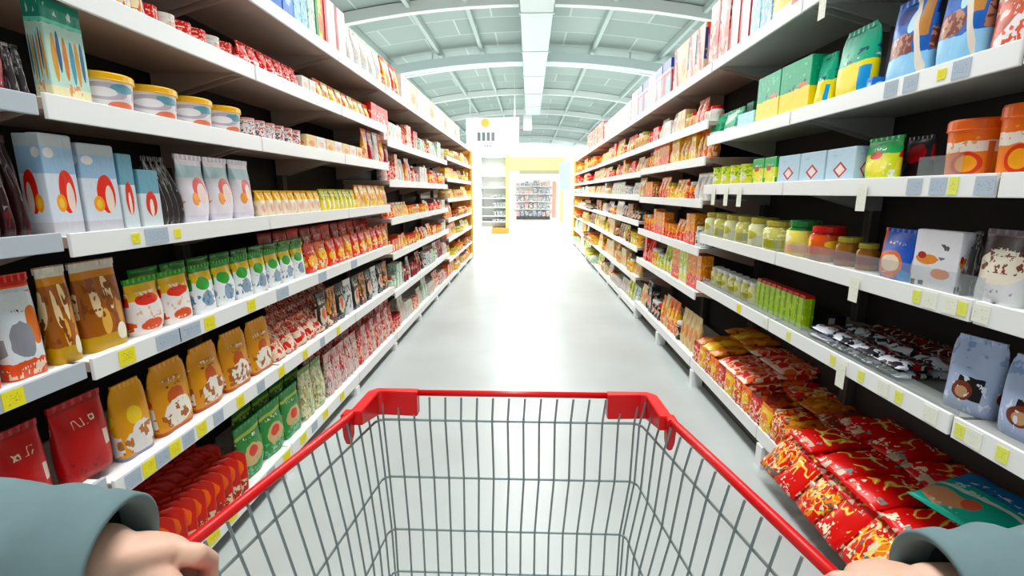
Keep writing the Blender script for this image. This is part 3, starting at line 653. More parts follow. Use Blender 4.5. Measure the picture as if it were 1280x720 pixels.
# ---- S2
run(-1, Z['S2'], 60, 145, 2, 'pouch', 'purple_orange_pack', .12, .06, 'purple and orange packet', 'at the near end of the high left shelf', 'packet')
run(-1, Z['S2'], 147, 186, 2, 'pouch', 'cream_blue_pack', .13, .06, 'cream, orange and blue packet', 'on the high left shelf', 'packet')
run(-1, Z['S2'], 188, 300, 6, 'tin', ['red_white_pack', 'white_pack', 'red_white_pack'], .08, .12, ['red and white tin', 'white tin', 'red and pale tin'], 'above the yellow-lidded tubs', 'tin')
run(-1, Z['S2'], 182, 300, 7, 'pouch', 'scarlet_far', .15, .05, 'bright red packet', 'standing behind the high tins', 'packet', setback=.19, detail=False)
run(-1, Z['S2'], 302, 374, 7, 'pouch', 'red_white_pack', .11, .06, 'red and white packet', 'in the middle of the high left shelf', 'packet')
run(-1, Z['S2'], 376, 394, 2, 'box', 'white_pack', .09, .08, 'white carton', 'between red and orange packets, high left shelf', 'carton')
run(-1, Z['S2'], 395, 462, 9, 'pouch', ['orange_pack', 'cream_pack', 'yellow_pack', 'cream_pack'], .12, .06, ['orange packet', 'cream packet', 'yellow packet', 'cream orange packet'], 'toward the far end of the high left shelf', 'packet')
run(-1, Z['S2'], 463, 484, 3, 'box', 'scarlet_far', .16, .08, 'bright red carton', 'at the far end of the high left shelf', 'carton')
# ---- S1 top left
run(-1, Z['S1'], 318, 366, 3, 'box', 'blue_box', .26, .1, 'blue carton', 'on top of the left shelves', 'carton')
run(-1, Z['S1'], 367, 384, 2, 'box', 'sky_box', .24, .1, 'sky blue carton', 'on top of the left shelves', 'carton')
run(-1, Z['S1'], 385, 394, 1, 'box', 'mint_pack', .22, .1, 'pale mint carton', 'on top of the left shelves', 'carton')
run(-1, Z['S1'], 395, 405, 1, 'box', 'rainbow_box', .3, .1, 'green, yellow and red striped carton', 'on top of the left shelves', 'carton')
run(-1, Z['S1'], 406, 432, 2, 'box', 'white_red_edge_box', .31, .12, 'white carton with red edge', 'on top of the left shelves', 'carton')
run(-1, Z['S1'], 434, 479, 5, 'pouch', 'white_pack', .28, .09, 'bulging white bag', 'on top of the left shelves', 'bag')
run(-1, Z['S1'], 480, 500, 4, 'pouch', ['orange_pack', 'cream_pack', 'scarlet_far'], .28, .09, ['orange bag', 'cream bag', 'red bag'], 'on top of the left shelves', 'bag')
run(-1, Z['S1'], 501, 574, 12, 'box', ['white_pack', 'cream_pack', 'white_pack'], .26, .12, ['white carton', 'cream carton', 'off-white carton'], 'toward the far end of the top left shelf', 'carton', detail=False)

# ---- right R1 top
z = 2.31
run(1, z, 1062, 1020, 1, 'box', 'teal_white_box', .3, .12, 'tall white carton with teal blot', 'on top of the right shelves', 'carton')
run(1, z, 1130, 1064, 1, 'box', 'teal_white_box', .27, .12, 'white carton with teal print, partly cut by the frame', 'on top of the right shelves', 'carton')
run(1, z, 1019, 993, 1, 'box', 'pink_red_box', .3, .12, 'tall pink and orange carton', 'on top of the right shelves', 'carton')
run(1, z, 992, 966, 1, 'box', 'yellow_leaf_box', .3, .12, 'tall yellow carton with pale leaf print', 'on top of the right shelves', 'carton')
run(1, z, 965, 938, 2, 'box', 'ice_blue_box', .34, .12, 'tall ice blue carton', 'on top of the right shelves', 'carton')
run(1, z, 937, 912, 2, 'box', 'white_red_edge_box', .38, .12, 'tall white carton with red edge', 'on top of the right shelves', 'carton')
run(1, z, 911, 886, 2, 'box', 'tall_cat_box', .42, .12, 'tall pale carton with orange and dark print', 'on top of the right shelves', 'carton')
run(1, z, 880, 842, 4, 'box', ['orange_stripe_box', 'orange_stripe_box', 'cream_pack'], .36, .12, ['white carton with orange stripe', 'carton with orange stripe and blue corner', 'cream carton'], 'on top of the right shelves', 'carton')
run(1, z, 838, 790, 6, 'box', ['white_blue_top_box', 'white_blue_top_box', 'white_pack'], .34, .12, ['white carton with dark blue top', 'white and red carton with blue top', 'white carton'], 'farther along the top right shelf', 'carton')
run(1, z, 789, 756, 7, 'box', 'white_pack', .28, .12, 'white carton', 'far along the top right shelf', 'carton', detail=False)
run(1, z, 754, 735, 6, 'box', 'pink_red_box', .36, .12, 'pink and red carton', 'at the far end of the top right shelf', 'carton', detail=False)
# ---- R2
z = 1.82
run(1, z, 1345, 1222, 1, 'pouch', 'brown_crunch_bag', .265, .09, 'brown bag with white swoosh and cereal print', 'on the right upper shelf at the frame edge', 'bag', rnd=.03)
run(1, z, 1218, 1157, 1, 'pouch', 'blue_crunch_bag', .29, .09, 'blue and brown bag of cereal clusters, nearer one', 'on the right upper shelf', 'bag', rnd=.05)
run(1, z, 1150, 1097, 1, 'pouch', 'blue_crunch_bag', .28, .09, 'blue and brown bag of cereal clusters, farther one', 'on the right upper shelf', 'bag', rnd=.05)
run(1, z, 1094, 1084, 1, 'box', 'blue_box', .05, .06, 'low blue carton', 'between the teal bag and blue bags', 'carton')
run(1, z, 1082, 1035, 1, 'pouch', 'teal_yellow_bag', .27, .09, 'tall teal and yellow bag with rounded top', 'beside the teal and yellow cartons', 'bag', rnd=.25)
run(1, z, 1033, 1013, 1, 'pouch', 'teal_yellow_bag', .22, .08, 'narrow teal and yellow bag', 'beside the teal and yellow cartons', 'bag', rnd=.1)
run(1, z, 1011, 945, 2, 'box', 'teal_yellow_carton', .245, .1, 'teal and yellow carton', 'on the right upper shelf', 'carton')
run(1, z, 943, 923, 1, 'box', 'aqua_box', .09, .1, 'low aqua carton', 'beside the teal and yellow cartons', 'carton')
run(1, z, 941, 932, 1, 'box', 'green_bag', .2, .08, 'green carton', 'behind the low aqua carton', 'carton', setback=.18)
run(1, z, 921, 884, 2, 'pouch', 'green_bag', .15, .1, 'squat green bag', 'at the far end of the right upper shelf', 'bag')
# ---- R3
z = 1.49
run(1, z, 1345, 1283, 1, 'tub', 'orange_tub', .2, .14, 'orange tub cut by the frame edge', 'on the right eye-level shelf', 'tub', cap='orange_lid', jit=0, yawd=.55)
run(1, z, 1282, 1222, 1, 'tub', 'orange_tub', .19, .14, 'orange tub with round sun badge, nearer one', 'on the right eye-level shelf', 'tub', cap='orange_lid', jit=0, yawd=.55)
run(1, z, 1219, 1163, 1, 'tub', 'orange_tub', .17, .14, 'orange tub with round sun badge, farther one', 'on the right eye-level shelf', 'tub', cap='orange_lid', jit=0, yawd=.55)
run(1, z, 1156, 1122, 1, 'pouch', 'dark_red_packet', .15, .06, 'dark packet with red print', 'between the orange tubs and green packet', 'packet', setback=.1)
run(1, z, 1117, 1074, 1, 'pouch', 'green_yellow_packet', .155, .06, 'green and yellow packet', 'beside the pale blue cartons', 'packet')
run(1, z, 1071, 973, 3, 'box', 'pale_blue_carton', .135, .08, 'pale blue carton with red diamond', 'on the right eye-level shelf', 'carton')
run(1, z, 971, 941, 2, 'box', 'green_yellow_packet', .14, .08, 'green carton with yellow foot', 'past the pale blue cartons', 'carton')
run(1, z, 940, 893, 4, 'tin', 'yellow_green_pack', .12, .08, 'yellow and green tin', 'at the far end of the right eye-level shelf', 'tin')
# ---- R4
z = 1.145
run(1, z, 1330, 1278, 1, 'pouch', 'green_side_pack', .15, .07, 'green and white packet', 'at the frame edge beside the ice cream bag', 'packet')
run(1, z, 1276, 1208, 1, 'pouch', 'choc_scoop_bag', .2, .07, 'brown and white bag with cream scoop print', 'on the right shelf under the orange tubs', 'bag')
run(1, z, 1205, 1196, 1, 'pouch', 'dark_pouch_edge', .19, .07, 'dark pouch seen edge on', 'between the white carton and the scoop bag')
run(1, z, 1196, 1140, 1, 'box', 'white_food_carton', .185, .05, 'white carton with small food pictures', 'on the right shelf under the orange tubs', 'carton')
run(1, z, 1136, 1092, 1, 'pouch', 'blue_orange_bag', .175, .06, 'blue bag with orange and white bowl print', 'beside the white food carton', 'bag')
for i, (p1, p0, mm, hh, lk, cp) in enumerate((( 1082, 1064, 'amber_jar', .105, 'small amber jar', 'jar_lid'), (1060, 1040, 'amber_jar', .12, 'amber jar with red foot', 'jar_lid'), (1036, 1011, 'orange_jar', .155, 'orange jar with red cap', 'red_lid'), (1007, 984, 'yellow_jar', .17, 'yellow jar with green cap', 'green_lid'), (981, 958, 'olive_jar', .155, 'olive green jar', 'jar_lid'))):
    run(1, z, p1, p0, 1, 'jar', mm, hh, .08, lk, 'behind the clear shelf riser', 'jar', cap=cp, setback=.05)
run(1, z, 955, 884, 5, 'jar', ['pale_jar', 'olive_jar'], .16, .09, ['pale yellow jar', 'olive yellow jar'], 'at the far end behind the clear riser', 'jar', cap='jar_lid', setback=.05)
# ---- R5
z = .80
run(1, z, 1226, 1172, 1, 'pouch', 'pale_blue_pouch', .225, .09, 'pale blue pouch with dark cookie window', 'alone on the grey right shelf', 'pouch', rnd=.15, setback=.04, yawd=.25)
run(1, z, 1310, 1236, 1, 'pouch', 'pale_blue_pouch', .22, .09, 'pale blue pouch cut by the frame edge', 'on the grey right shelf', 'pouch', rnd=.15, setback=.04, yawd=.2)
yA, yB = along(1110, 1, z), along(1000, 1, z)
for r in range(3):
    for i in range(4):
        y = yA+(yB-yA)*(i+.5)/4
        for k in range(2):
            product('flat', 'spotted_flat' if r < 2 else 'brown_flat', ((yB-yA)/4-.006, .13, .03), (W+.1+r*.125, y, z-.0085+k*.031), (random.uniform(-.01, .03), 0, -PI/2+random.uniform(-.06, .06)), 'flat black and white packet' if r < 2 else 'flat dark brown packet', ['front', 'middle', 'back'][r]+' of the flat pile, '+['lower', 'upper'][k]+' layer', 'packet', 'flat packets piled on the grey right shelf', detail=False)
run(1, z, 1036, 990, 1, 'box', 'black_box', .075, .09, 'low black carton with grey label', 'behind the flat packets', 'carton', setback=.16)
run(1, z, 1005, 945, 9, 'tube', 'lime_sachet', .15, .05, 'upright lime green sachet', 'on the right shelf beside the black carton', 'sachet', setback=.06, cap='red_lid', gap=.004)
run(1, z, 943, 888, 7, 'jar', ['pale_jar', 'olive_jar'], .13, .08, ['pale jar', 'olive jar'], 'past the lime sachets', 'jar', cap='white_lid', setback=.05)
# ---- right deck: heaps of flat packs
zd = .1915
def heap(y0, y1, n, mats, looks, where, cols, layers, w=None, l=.26, d=.05, x0=0.02, slope=.14, name='snack_packet', jit=.12):
    for c in range(cols):
        for i in range(n):
            y = y0+(y1-y0)*(i+.5)/n
            for k in range(layers+ (1 if c else 0)):
                j = (i+k+c) % len(mats)
                product('flat', mats[j], ((y1-y0)/n*.97, l, d), (W+x0+l*.5+c*(l*.8), y+random.uniform(-.012, .012), zd+k*d*.93+c*.02), (slope if c == 0 else .04, random.uniform(-.04, .04), -PI/2+random.uniform(-jit, jit)), looks[j], where+', '+['front', 'back'][c]+' stacks, '+['bottom', 'second', 'third', 'fourth', 'top'][k]+' layer', 'packet', where, detail=False, name=name, seeds=3)
heap(1.02, 2.2, 6, ['red_script'], ['large red packet with gold flourish'], 'on the right bottom deck', 2, 3)
for i in range(8):   # front row hangs over the rail
    y = 1.0+1.25*(i+.5)/8
    product('pouch', ['red_script', 'red_mixed'][i % 2], (.155, .24, .05), (W-.075, y, .10), (-.62+random.uniform(-.05, .05), 0, -PI/2+random.uniform(-.1, .1)), ['red and gold packet', 'red, orange and cream packet'][i % 2], 'tipped over the rail of the right bottom deck', 'packet', 'packets tipped over the right bottom rail', name='snack_packet', detail=False)
product('flat', 'teal_snack', (.25, .27, .05), (W+.215, 1.44, .425), (.16, 0, -PI/2+.25), 'teal and blue packet', 'lying on the red packets', 'packet', 'teal packet', detail=True, name='snack_packet')
heap(2.22, 2.7, 3, ['maroon_flat', 'orange_flat', 'red_mixed'], ['maroon and tan flat packet', 'amber flat packet', 'red and orange flat packet'], 'between the red packets and the white-edged packets', 2, 2, d=.045)
heap(2.72, 3.15, 3, ['red_white_flat'], ['red flat packet with white edge'], 'middle of the right bottom deck', 2, 4, d=.045)
heap(3.17, 3.54, 3, ['yellow_flat', 'orange_flat'], ['yellow flat packet', 'amber yellow flat packet'], 'under the pale jars on the bottom deck', 2, 4, d=.05)
run(1, .2, 2.22, 3.54, 11, 'pouch', ['red_mixed', 'yellow_pack', 'scarlet_pack', 'orange_pack'], .15, .04, ['red and cream packet', 'yellow packet', 'scarlet packet', 'orange packet'], 'standing along the right bottom rail', 'packet', setback=-.01, byY=True, detail=False, name='snack_packet')

# ---- middle and far bays
warm = [('red_orange_pouch', 'red and orange'), ('orange_pack', 'orange'), ('scarlet_pack', 'scarlet'), ('cream_pack', 'cream'), ('white_pack', 'white'), ('yellow_pack', 'yellow')]
def far(side, z, y0, y1, pal, h, wd, where, kinds=('pouch', 'box', 'bag', 'tin', 'jar'), d=.09, top=None):
    y = y0+.01; i = 0; cur = random.choice(pal); left = 0; kind = 'pouch'
    while y+wd*.6 < y1-.01:
        if left <= 0:
            cur = random.choice(pal); left = random.choice((1, 2, 2, 3)); kind = random.choice(kinds); hh = round(h*random.choice((.75, .9, 1.0)), 3)
        w = wd; 
        if y+w > y1-.01: w = y1-.01-y
        w = round(w, 3)
        nm = {'pouch': ('stand_up_pouch', 'pouch'), 'bag': ('snack_bag', 'bag'), 'box': ('carton', 'carton'), 'tin': ('tin', 'tin'), 'jar': ('jar', 'jar')}[kind]
        kd = 'pouch' if kind == 'bag' else kind
        product(kd, cur[0], (w-.008, hh*(.7 if kind in ('tin', 'jar') else 1), min(w-.008, d) if kind in ('tin', 'jar') else d), (side*(W+.03+d/2), y+w/2, z-.0088), (0, 0, (PI/2 if side < 0 else -PI/2)+random.uniform(-.04, .04)), cur[1]+' '+nm[1], where, nm[1], 'goods '+where, detail=False, cap=random.choice(['red_lid', 'white_lid', 'jar_lid']), name=nm[0])
        y += w; left -= 1; i += 1
SH = ['second shelf from the bottom', 'third shelf from the bottom', 'fourth shelf from the bottom', 'fifth shelf from the bottom', 'sixth shelf from the bottom', 'seventh shelf from the bottom']
palr = [('scarlet_pack', 'scarlet'), ('pink_white_pack', 'pink'), ('white_red_sausage', 'red and cream'), ('mint_pack', 'mint'), ('white_pack', 'white')]
pald = [('black_pack', 'black'), ('sage_pack', 'sage'), ('mint_pack', 'mint'), ('dark_red_pouch', 'dark red'), ('grey_white_pack', 'grey')]
palo = [('orange_pack', 'orange'), ('red_orange_pouch', 'red and orange'), ('cream_pack', 'cream'), ('yellow_pack', 'yellow')]
palw = [('white_pack', 'white'), ('mint_pack', 'mint'), ('cream_pack', 'cream'), ('grey_white_pack', 'grey')]
paly = [('yellow_pack', 'yellow'), ('cream_pack', 'cream'), ('orange_pack', 'orange'), ('yellow_olive_pouch', 'olive yellow'), ('brown_far_pack', 'brown')]
L2 = [.14, .53, .89, 1.21, 1.55, 1.9]
P2 = [palr, pald, palo, palo+[('scarlet_far', 'bright red')], palr+[('orange_pack', 'orange')], palr]
H2 = [.26, .26, .16, .14, .25, .23]
for k, zz in enumerate(L2):
    wh = 'on the '+(['bottom deck']+SH)[k]+' past the gold pouch bays'
    far(-1, zz, 4.33, 5.7, P2[k], H2[k], .1, wh)
    far(-1, zz, 5.7, 7.36, P2[k][::-1]+palw[:2], H2[k], .125, wh+', farther half', )
for k, zz in enumerate([.14, .42, .74, 1.04, 1.35, 1.66, 1.98]):
    far(-1, zz, 7.42, 10.38, paly, .2, .21, 'on the '+(['bottom deck']+SH)[k]+' near the left end panel')
R2 = [.2, .71, 1.04, 1.39, 1.69, 1.94]
PR = [[('scarlet_pack', 'scarlet'), ('orange_pack', 'orange'), ('cream_pack', 'cream'), ('black_pack', 'black')], [('yellow_pack', 'yellow'), ('scarlet_far', 'bright red'), ('yellow_green_pack', 'yellow green'), ('orange_red_box', 'orange and red')],
      [('orange_red_box', 'orange and red'), ('orange_red_box', 'orange and red'), ('grey_white_pack', 'grey')], [('orange_red_box', 'orange and red'), ('brown_far_pack', 'brown'), ('white_pack', 'white'), ('yellow_pack', 'yellow')],
      [('orange_pack', 'orange'), ('yellow_pack', 'yellow'), ('orange_red_box', 'orange and red')], [('cream_pack', 'cream'), ('pink_red_box', 'pink and red'), ('white_pack', 'white'), ('scarlet_far', 'bright red')]]
HR = [.3, .27, .24, .22, .24, .2]
for k, zz in enumerate(R2):
    wh = 'on the '+(['bottom deck']+SH)[k]+' just past the lime sachets'
    far(1, zz, 3.57, 5.54, PR[k], HR[k], .105, wh)
for k, zz in enumerate([.12, .47, .82, 1.12, 1.41, 1.67, 1.94]):
    pal = [palw+[('yellow_green_pack', 'yellow green')], paly+[('mint_pack', 'mint')], paly, [('brown_far_pack', 'brown'), ('orange_pack', 'orange'), ('white_pack', 'white'), ('black_pack', 'black')], palw, [('scarlet_far', 'bright red'), ('cream_pack', 'cream'), ('orange_pack', 'orange')], palo+[('yellow_green_pack', 'yellow green')]][k]
    hh = [.24, .26, .22, .2, .2, .2, .24][k]
    wh = 'on the '+(['bottom deck']+SH)[k]+' of the far right bays'
    far(1, zz, 5.58, 8.4, pal, hh, .155, wh)
    far(1, zz, 8.4, 13.5, pal, hh, .32, wh+', far half')

# ------------------------------------------------------------------ labels
tot = {}
for o, look, where, n, ck in PEND: tot[ck] = max(tot.get(ck, 0), n)
seen = {}
for o, look, where, n, ck in PEND:
    if tot[ck] == 1: lab = look+' '+where
    else: lab = look+', '+ordinal(n)+' along, '+where
    if len(lab.split()) > 16: lab = lab.replace(' with orange crescent print', '')
    if len(lab.split()) > 16: lab = lab.replace(' from the bottom', ' up').replace(' on the ', ' ').replace(' of the ', ' ').replace('between the ', 'by ').replace(', by', ' by').replace(' the ', ' ')
    o['label'] = lab

# ------------------------------------------------------------------ price cards
def cards(side, z, pxs, m=TAGY, wdt=.055, hgt=.05, lip=.065, dz=0.0, out=0.0):
    for p in pxs:
        card(side, along(p, side, z), z-(lip-hgt)/2+dz, wdt, hgt, m, out)
cards(-1, .977, [8], wdt=.05, hgt=.045, lip=.05)
cards(-1, .975, [152, 257, 310], wdt=.06)
cards(-1, .975, [205, 232, 350, 400, 440], TAGB, wdt=.11)
cards(-1, .59, [180, 213, 247, 296, 348, 378, 420], wdt=.052)
cards(-1, .59, [160, 197, 230, 268, 322, 400], TAGB, wdt=.06)
cards(-1, .14, [262, 285, 355, 376, 404, 425], wdt=.07)
cards(-1, .14, [240, 310, 335, 390], TAGB, wdt=.07)
cards(-1, 1.33, [163, 216], wdt=.03, hgt=.03)
cards(-1, 1.33, [190], TAGB, wdt=.1)
cards(1, 1.49, [1200], TAGP, wdt=.03)
cards(1, 1.49, [1240, 1180, 1150], TAGB, wdt=.06)
cards(1, 1.145, [1153, 1211], TAGP, wdt=.03, hgt=.04)
cards(1, 1.145, [1170, 1195, 1235], TAGW, wdt=.05)
cards(1, .80, [927], TAGY, wdt=.05)
cards(1, .80, [990, 1046, 1082, 1130, 1208, 1262], TAGP, wdt=.032, hgt=.04)
cards(1, .80, [960, 1060, 1110, 1170, 1225], TAGW, wdt=.05)
cards(1, 1.82, [1185], wdt=.03, hgt=.03)
cards(1, 1.82, [1120, 1145, 1210], TAGB, wdt=.06)
for z_, pp, w_, h_ in ((1.49, 1086, .05, .10), (1.49, 896, .06, .115), (1.49, 912, .06, .115), (1.49, 929, .06, .115), (1.145, 1076, .05, .095), (.80, 1059, .05, .10), (2.31, 1037, .05, .13)):
    cards(1, z_, [pp], TAGW, wdt=w_, hgt=h_, out=.004, dz=-(h_-.065)/2-.02)
# clear risers
for z_, y0, y1, uh in ((1.145, 1.36, 3.5, .06), (.80, 1.36, 3.5, .035), (1.49, 1.50, 1.66, .06)):
    for side_, a, b_, t in UNITS:
        if side_ != 1: continue
        lo, hi = max(a+.01, y0), min(b_-.01, y1)
        if hi-lo < .1: continue
        bm = bmesh.new(); c = (a+b_)/2; box(bm, .016, .02, lo-c, hi-c, z_-.009, z_+uh)
        newobj('clear_riser', bm, ACRYL, t)

# ------------------------------------------------------------------ shopping cart
ct = empty('shopping_cart', (0, .65, 0), 'wire shopping cart with red rim, pushed down the aisle', 'shopping cart')
def cobj(name, bm, m, par=None, smooth=False):
    bmesh.ops.translate(bm, verts=bm.verts, vec=(0, -.65, 0)) if par is None or True else None
    return newobj(name, bm, m, par or ct, smooth)
LEV = [(1.036, -.306, .230, .898, .185, .20), (.989, -.303, .222, .890, .167, .20), (.863, -.296, .219, .888, .10, .14), (.743, -.289, .203, .884, .07, .10), (.644, -.287, .201, .880, .05, .08), (.56, -.284, .198, .876, .04, .06)]
YB = .42
def lev(z):
    for a, b_ in zip(LEV, LEV[1:]):
        if z >= b_[0]:
            f = (a[0]-z)/(a[0]-b_[0]); return [a[i]+(b_[i]-a[i])*f for i in range(6)]
    return list(LEV[-1])
def sidept(z, y, s):
    _, xl, xr, yf, sl, sr = lev(z)
    return (xl-sl*(yf-y), y, z) if s < 0 else (xr+sr*(yf-y), y, z)
wr = .0021
# horizontal wires: one U per level, rounded corners
bmf = bmesh.new()
for L_ in LEV[1:]:
    z_, xl, xr, yf, sl, sr = L_; rc = .014; pts = []
    pts.append(sidept(z_, YB, -1)); pts.append(sidept(z_, yf-rc, -1)); pts.append((xl+rc*.3, yf-rc*.3, z_)); pts.append((xl+rc, yf, z_))
    pts += [(xr-rc, yf, z_), (xr-rc*.3, yf-rc*.3, z_), sidept(z_, yf-rc, 1), sidept(z_, YB, 1)]
    tube(bmf, pts, wr*1.15, 6)
cobj('basket_hoops', bmf, WIRE)
bmf = bmesh.new(); n = 16
for i in range(n+1):
    f = i/n; pts = []
    for z_ in (1.036, .989, .863, .743, .644, .56):
        _, xl, xr, yf, _a, _b = lev(z_); pts.append((xl+.012+(xr-xl-.024)*f, yf-.003, z_))
    tube(bmf, pts, wr, 6)
cobj('front_grid', bmf, WIRE)
for s in (-1, 1):
    bmf = bmesh.new()
    for i in range(14):
        y0 = .885-i*.0335
        tube(bmf, [(lambda p: (p[0]-s*.003, p[1], p[2]))(sidept(z_, y0-(1.036-z_)*.0, s)) for z_ in (1.036, .989, .863, .743, .644, .56)], wr, 6)
    cobj('side_grid', bmf, WIRE)
bmf = bmesh.new(); zb = .56
for i in range(13):
    f = (i+.5)/13; a, b_ = sidept(zb, YB, -1), sidept(zb, .87, -1); c_, d_ = sidept(zb, YB, 1), sidept(zb, .87, 1)
    tube(bmf, [tuple(a[k]+(c_[k]-a[k])*f for k in range(3)), tuple(b_[k]+(d_[k]-b_[k])*f for k in range(3))], wr, 5)
for y in (.45, .6, .75): tube(bmf, [sidept(zb, y, -1), sidept(zb, y, 1)], wr*1.3, 5)
cobj('basket_floor', bmf, WIRE)
# rim
bmf = bmesh.new(); tube(bmf, [(-.225, .905, 1.041), (.16, .905, 1.041)], .0062, 10); cobj('front_rail', bmf, RED, smooth=True)
for s, xc in ((-1, -.306), (1, .238)):
    bmf = bmesh.new(); p0 = Vector((xc+s*.012, .82, 1.041)); p1 = Vector(sidept(1.036, .43, s))+Vector((s*.006, 0, .006))
    tube(bmf, [p0, p1], .0078, 10); cobj('side_rail', bmf, RED, smooth=True)
    # corner guard: a moulded skirt round the chamfered corner
    inner = -.222 if s < 0 else .157
    top = [(inner, .911), (xc, .911), (xc+s*.016, .895), (xc+s*.020, .80)]
    bmf = bmesh.new(); th = .011
    def skirt(pts, z0s, z1, th):
        rings = []
        for i, (x, y) in enumerate(pts):
            nx, ny = ((0, -1) if i == 0 else (-s*.6, -.8) if i == 1 else (-s*.95, -.3) if i == 2 else (-s, 0))
            z0 = z0s[i]
            rings.append([Vector((x, y, z0)), Vector((x, y, z1)), Vector((x+nx*th, y+ny*th, z1+.001)), Vector((x+nx*th, y+ny*th, z0))])
        ring_loft(bmf, rings)
    skirt(top, [.998, .998, 1.000, 1.022], 1.048, .024)
    bmesh.ops.bevel(bmf, geom=bmf.edges[:], offset=.0015, segments=2, affect='EDGES')
    cobj('corner_guard', bmf, RED)
    bmf = bmesh.new(); q = Vector(sidept(1.036, .80, s))
    ring_loft(bmf, [[q+Vector((dx*k+s*.004, dy*k, -dzz)) for dx, dy in ((-.008, -.011), (.008, -.011), (.008, .011), (-.008, .011))] for k, dzz in ((1.15, -.012), (1.0, .01), (.9, .035), (.55, .05))])
    bmesh.ops.bevel(bmf, geom=bmf.edges[:], offset=.002, segments=2, affect='EDGES')
    cobj('rail_clip', bmf, RED)
hb = bmesh.new(); hl, hr = Vector((-.405, .395, 1.052)), Vector((.335, .395, 1.040)); tube(hb, [hl, hr], .0125, 14); cobj('handle', hb, RED, smooth=True)
for s, p in ((-1, hl), (1, hr)):
    bmf = bmesh.new(); q = Vector(sidept(1.036, .43, s))+Vector((s*.006, 0, .006)); tube(bmf, [q, p+Vector((-s*.004, 0, 0))], .009, 8); cobj('handle_bracket', bmf, RED, smooth=True)
    bmf = bmesh.new(); a = Vector(sidept(.56, .44, s)); tube(bmf, [a+Vector((0, 0, 0)), Vector((a.x*.9, .36, .2)), Vector((a.x*.85, .40, .13))], .011, 8)
    tube(bmf, [Vector((a.x*.85, .40, .15)), Vector((a.x*.6, 1.0, .15))], .011, 8); tube(bmf, [Vector((a.x*.6, .95, .15)), Vector((a.x*.66, .82, .56))], .009, 8)
    cobj('chassis_frame', bmf, WIRE, smooth=True)
    for yy, xx in ((.40, a.x*.85), (.98, a.x*.6)):
        bmf = bmesh.new(); r0 = bmesh.ops.create_cone(bmf, cap_ends=True, segments=20, radius1=.055, radius2=.055, depth=.025, matrix=Matrix.Translation((xx, yy, .056)) @ Matrix.Rotation(PI/2, 4, 'Y'))
        w_ = cobj('caster_wheel', bmf, plain('grey rubber', '4a4d50', .6))
        bmf = bmesh.new(); box(bmf, xx-.02, xx-.015, yy-.015, yy+.015, .05, .14); box(bmf, xx+.015, xx+.02, yy-.015, yy+.015, .05, .14); box(bmf, xx-.02, xx+.02, yy-.015, yy+.015, .135, .145)
        cobj('fork', bmf, WIRE, w_)

# ------------------------------------------------------------------ the person pushing: hands, forearms in sleeves
def skinmat():
    m = bpy.data.materials.new('skin'); m.use_nodes = True; nt = m.node_tree; b = nt.nodes['Principled BSDF']
    tc = nt.nodes.new('ShaderNodeTexCoord'); n = nt.nodes.new('ShaderNodeTexNoise'); n.inputs['Scale'].default_value = 18
    nt.links.new(tc.outputs['Object'], n.inputs['Vector'])
    cr = nt.nodes.new('ShaderNodeValToRGB'); cr.color_ramp.elements[0].color = lin('d9a68c'); cr.color_ramp.elements[1].color = lin('e4bda6'); nt.links.new(n.outputs['Fac'], cr.inputs[0])
    nt.links.new(cr.outputs[0], b.inputs['Base Color']); b.inputs['Roughness'].default_value = .5
    b.inputs['Subsurface Weight'].default_value = .1; b.inputs['Subsurface Radius'].default_value = (.02, .008, .004)
    return m
SKIN = skinmat()
HOOD = plain('grey teal fleece', '708689', .95, noise=.3, scale=9, bump=1.0, spec=.1)
def skinmesh(name, verts, edges, radii, mat, parent, sub=2, root=0):
    me = bpy.data.meshes.new(name); me.from_pydata([tuple(v) for v in verts], edges, []); me.update()
    o = bpy.data.objects.new(name, me); C.objects.link(o); o.parent = parent
    sk = o.modifiers.new('skin', 'SKIN'); sk.use_smooth_shade = True
    if not me.skin_vertices: pass
    for i, r in enumerate(radii):
        r = (r, r) if not isinstance(r, tuple) else r
        me.skin_vertices[0].data[i].radius = r
    me.skin_vertices[0].data[root].use_root = True
    ss = o.modifiers.new('sub', 'SUBSURF'); ss.levels = sub; ss.render_levels = sub
    me.materials.append(mat)
    return o
pers = empty('person', (0, 0, 0), 'person in a grey teal fleece, both hands on the cart handle', 'person')
def blob(bm, c, rx, ry, rz, M=None):
    r = bmesh.ops.create_icosphere(bm, subdivisions=3, radius=1.0)
    for v in r['verts']:
        p = Vector((v.co.x*rx, v.co.y*ry, v.co.z*rz))
        v.co = (M @ p if M else p)+Vector(c)
def limb(bm, pts, rad, n=16):
    P, Rr = [], []
    pts = [Vector(p) for p in pts]
    for i in range(len(pts)-1):
        for k in range(5): f = k/5; P.append(pts[i].lerp(pts[i+1], f)); Rr.append(rad[i]+(rad[i+1]-rad[i])*f)
    P.append(pts[-1]); Rr.append(rad[-1])
    tube(bm, P, Rr, n)
    for p, r in zip(pts, rad): blob(bm, p, r, r, r)
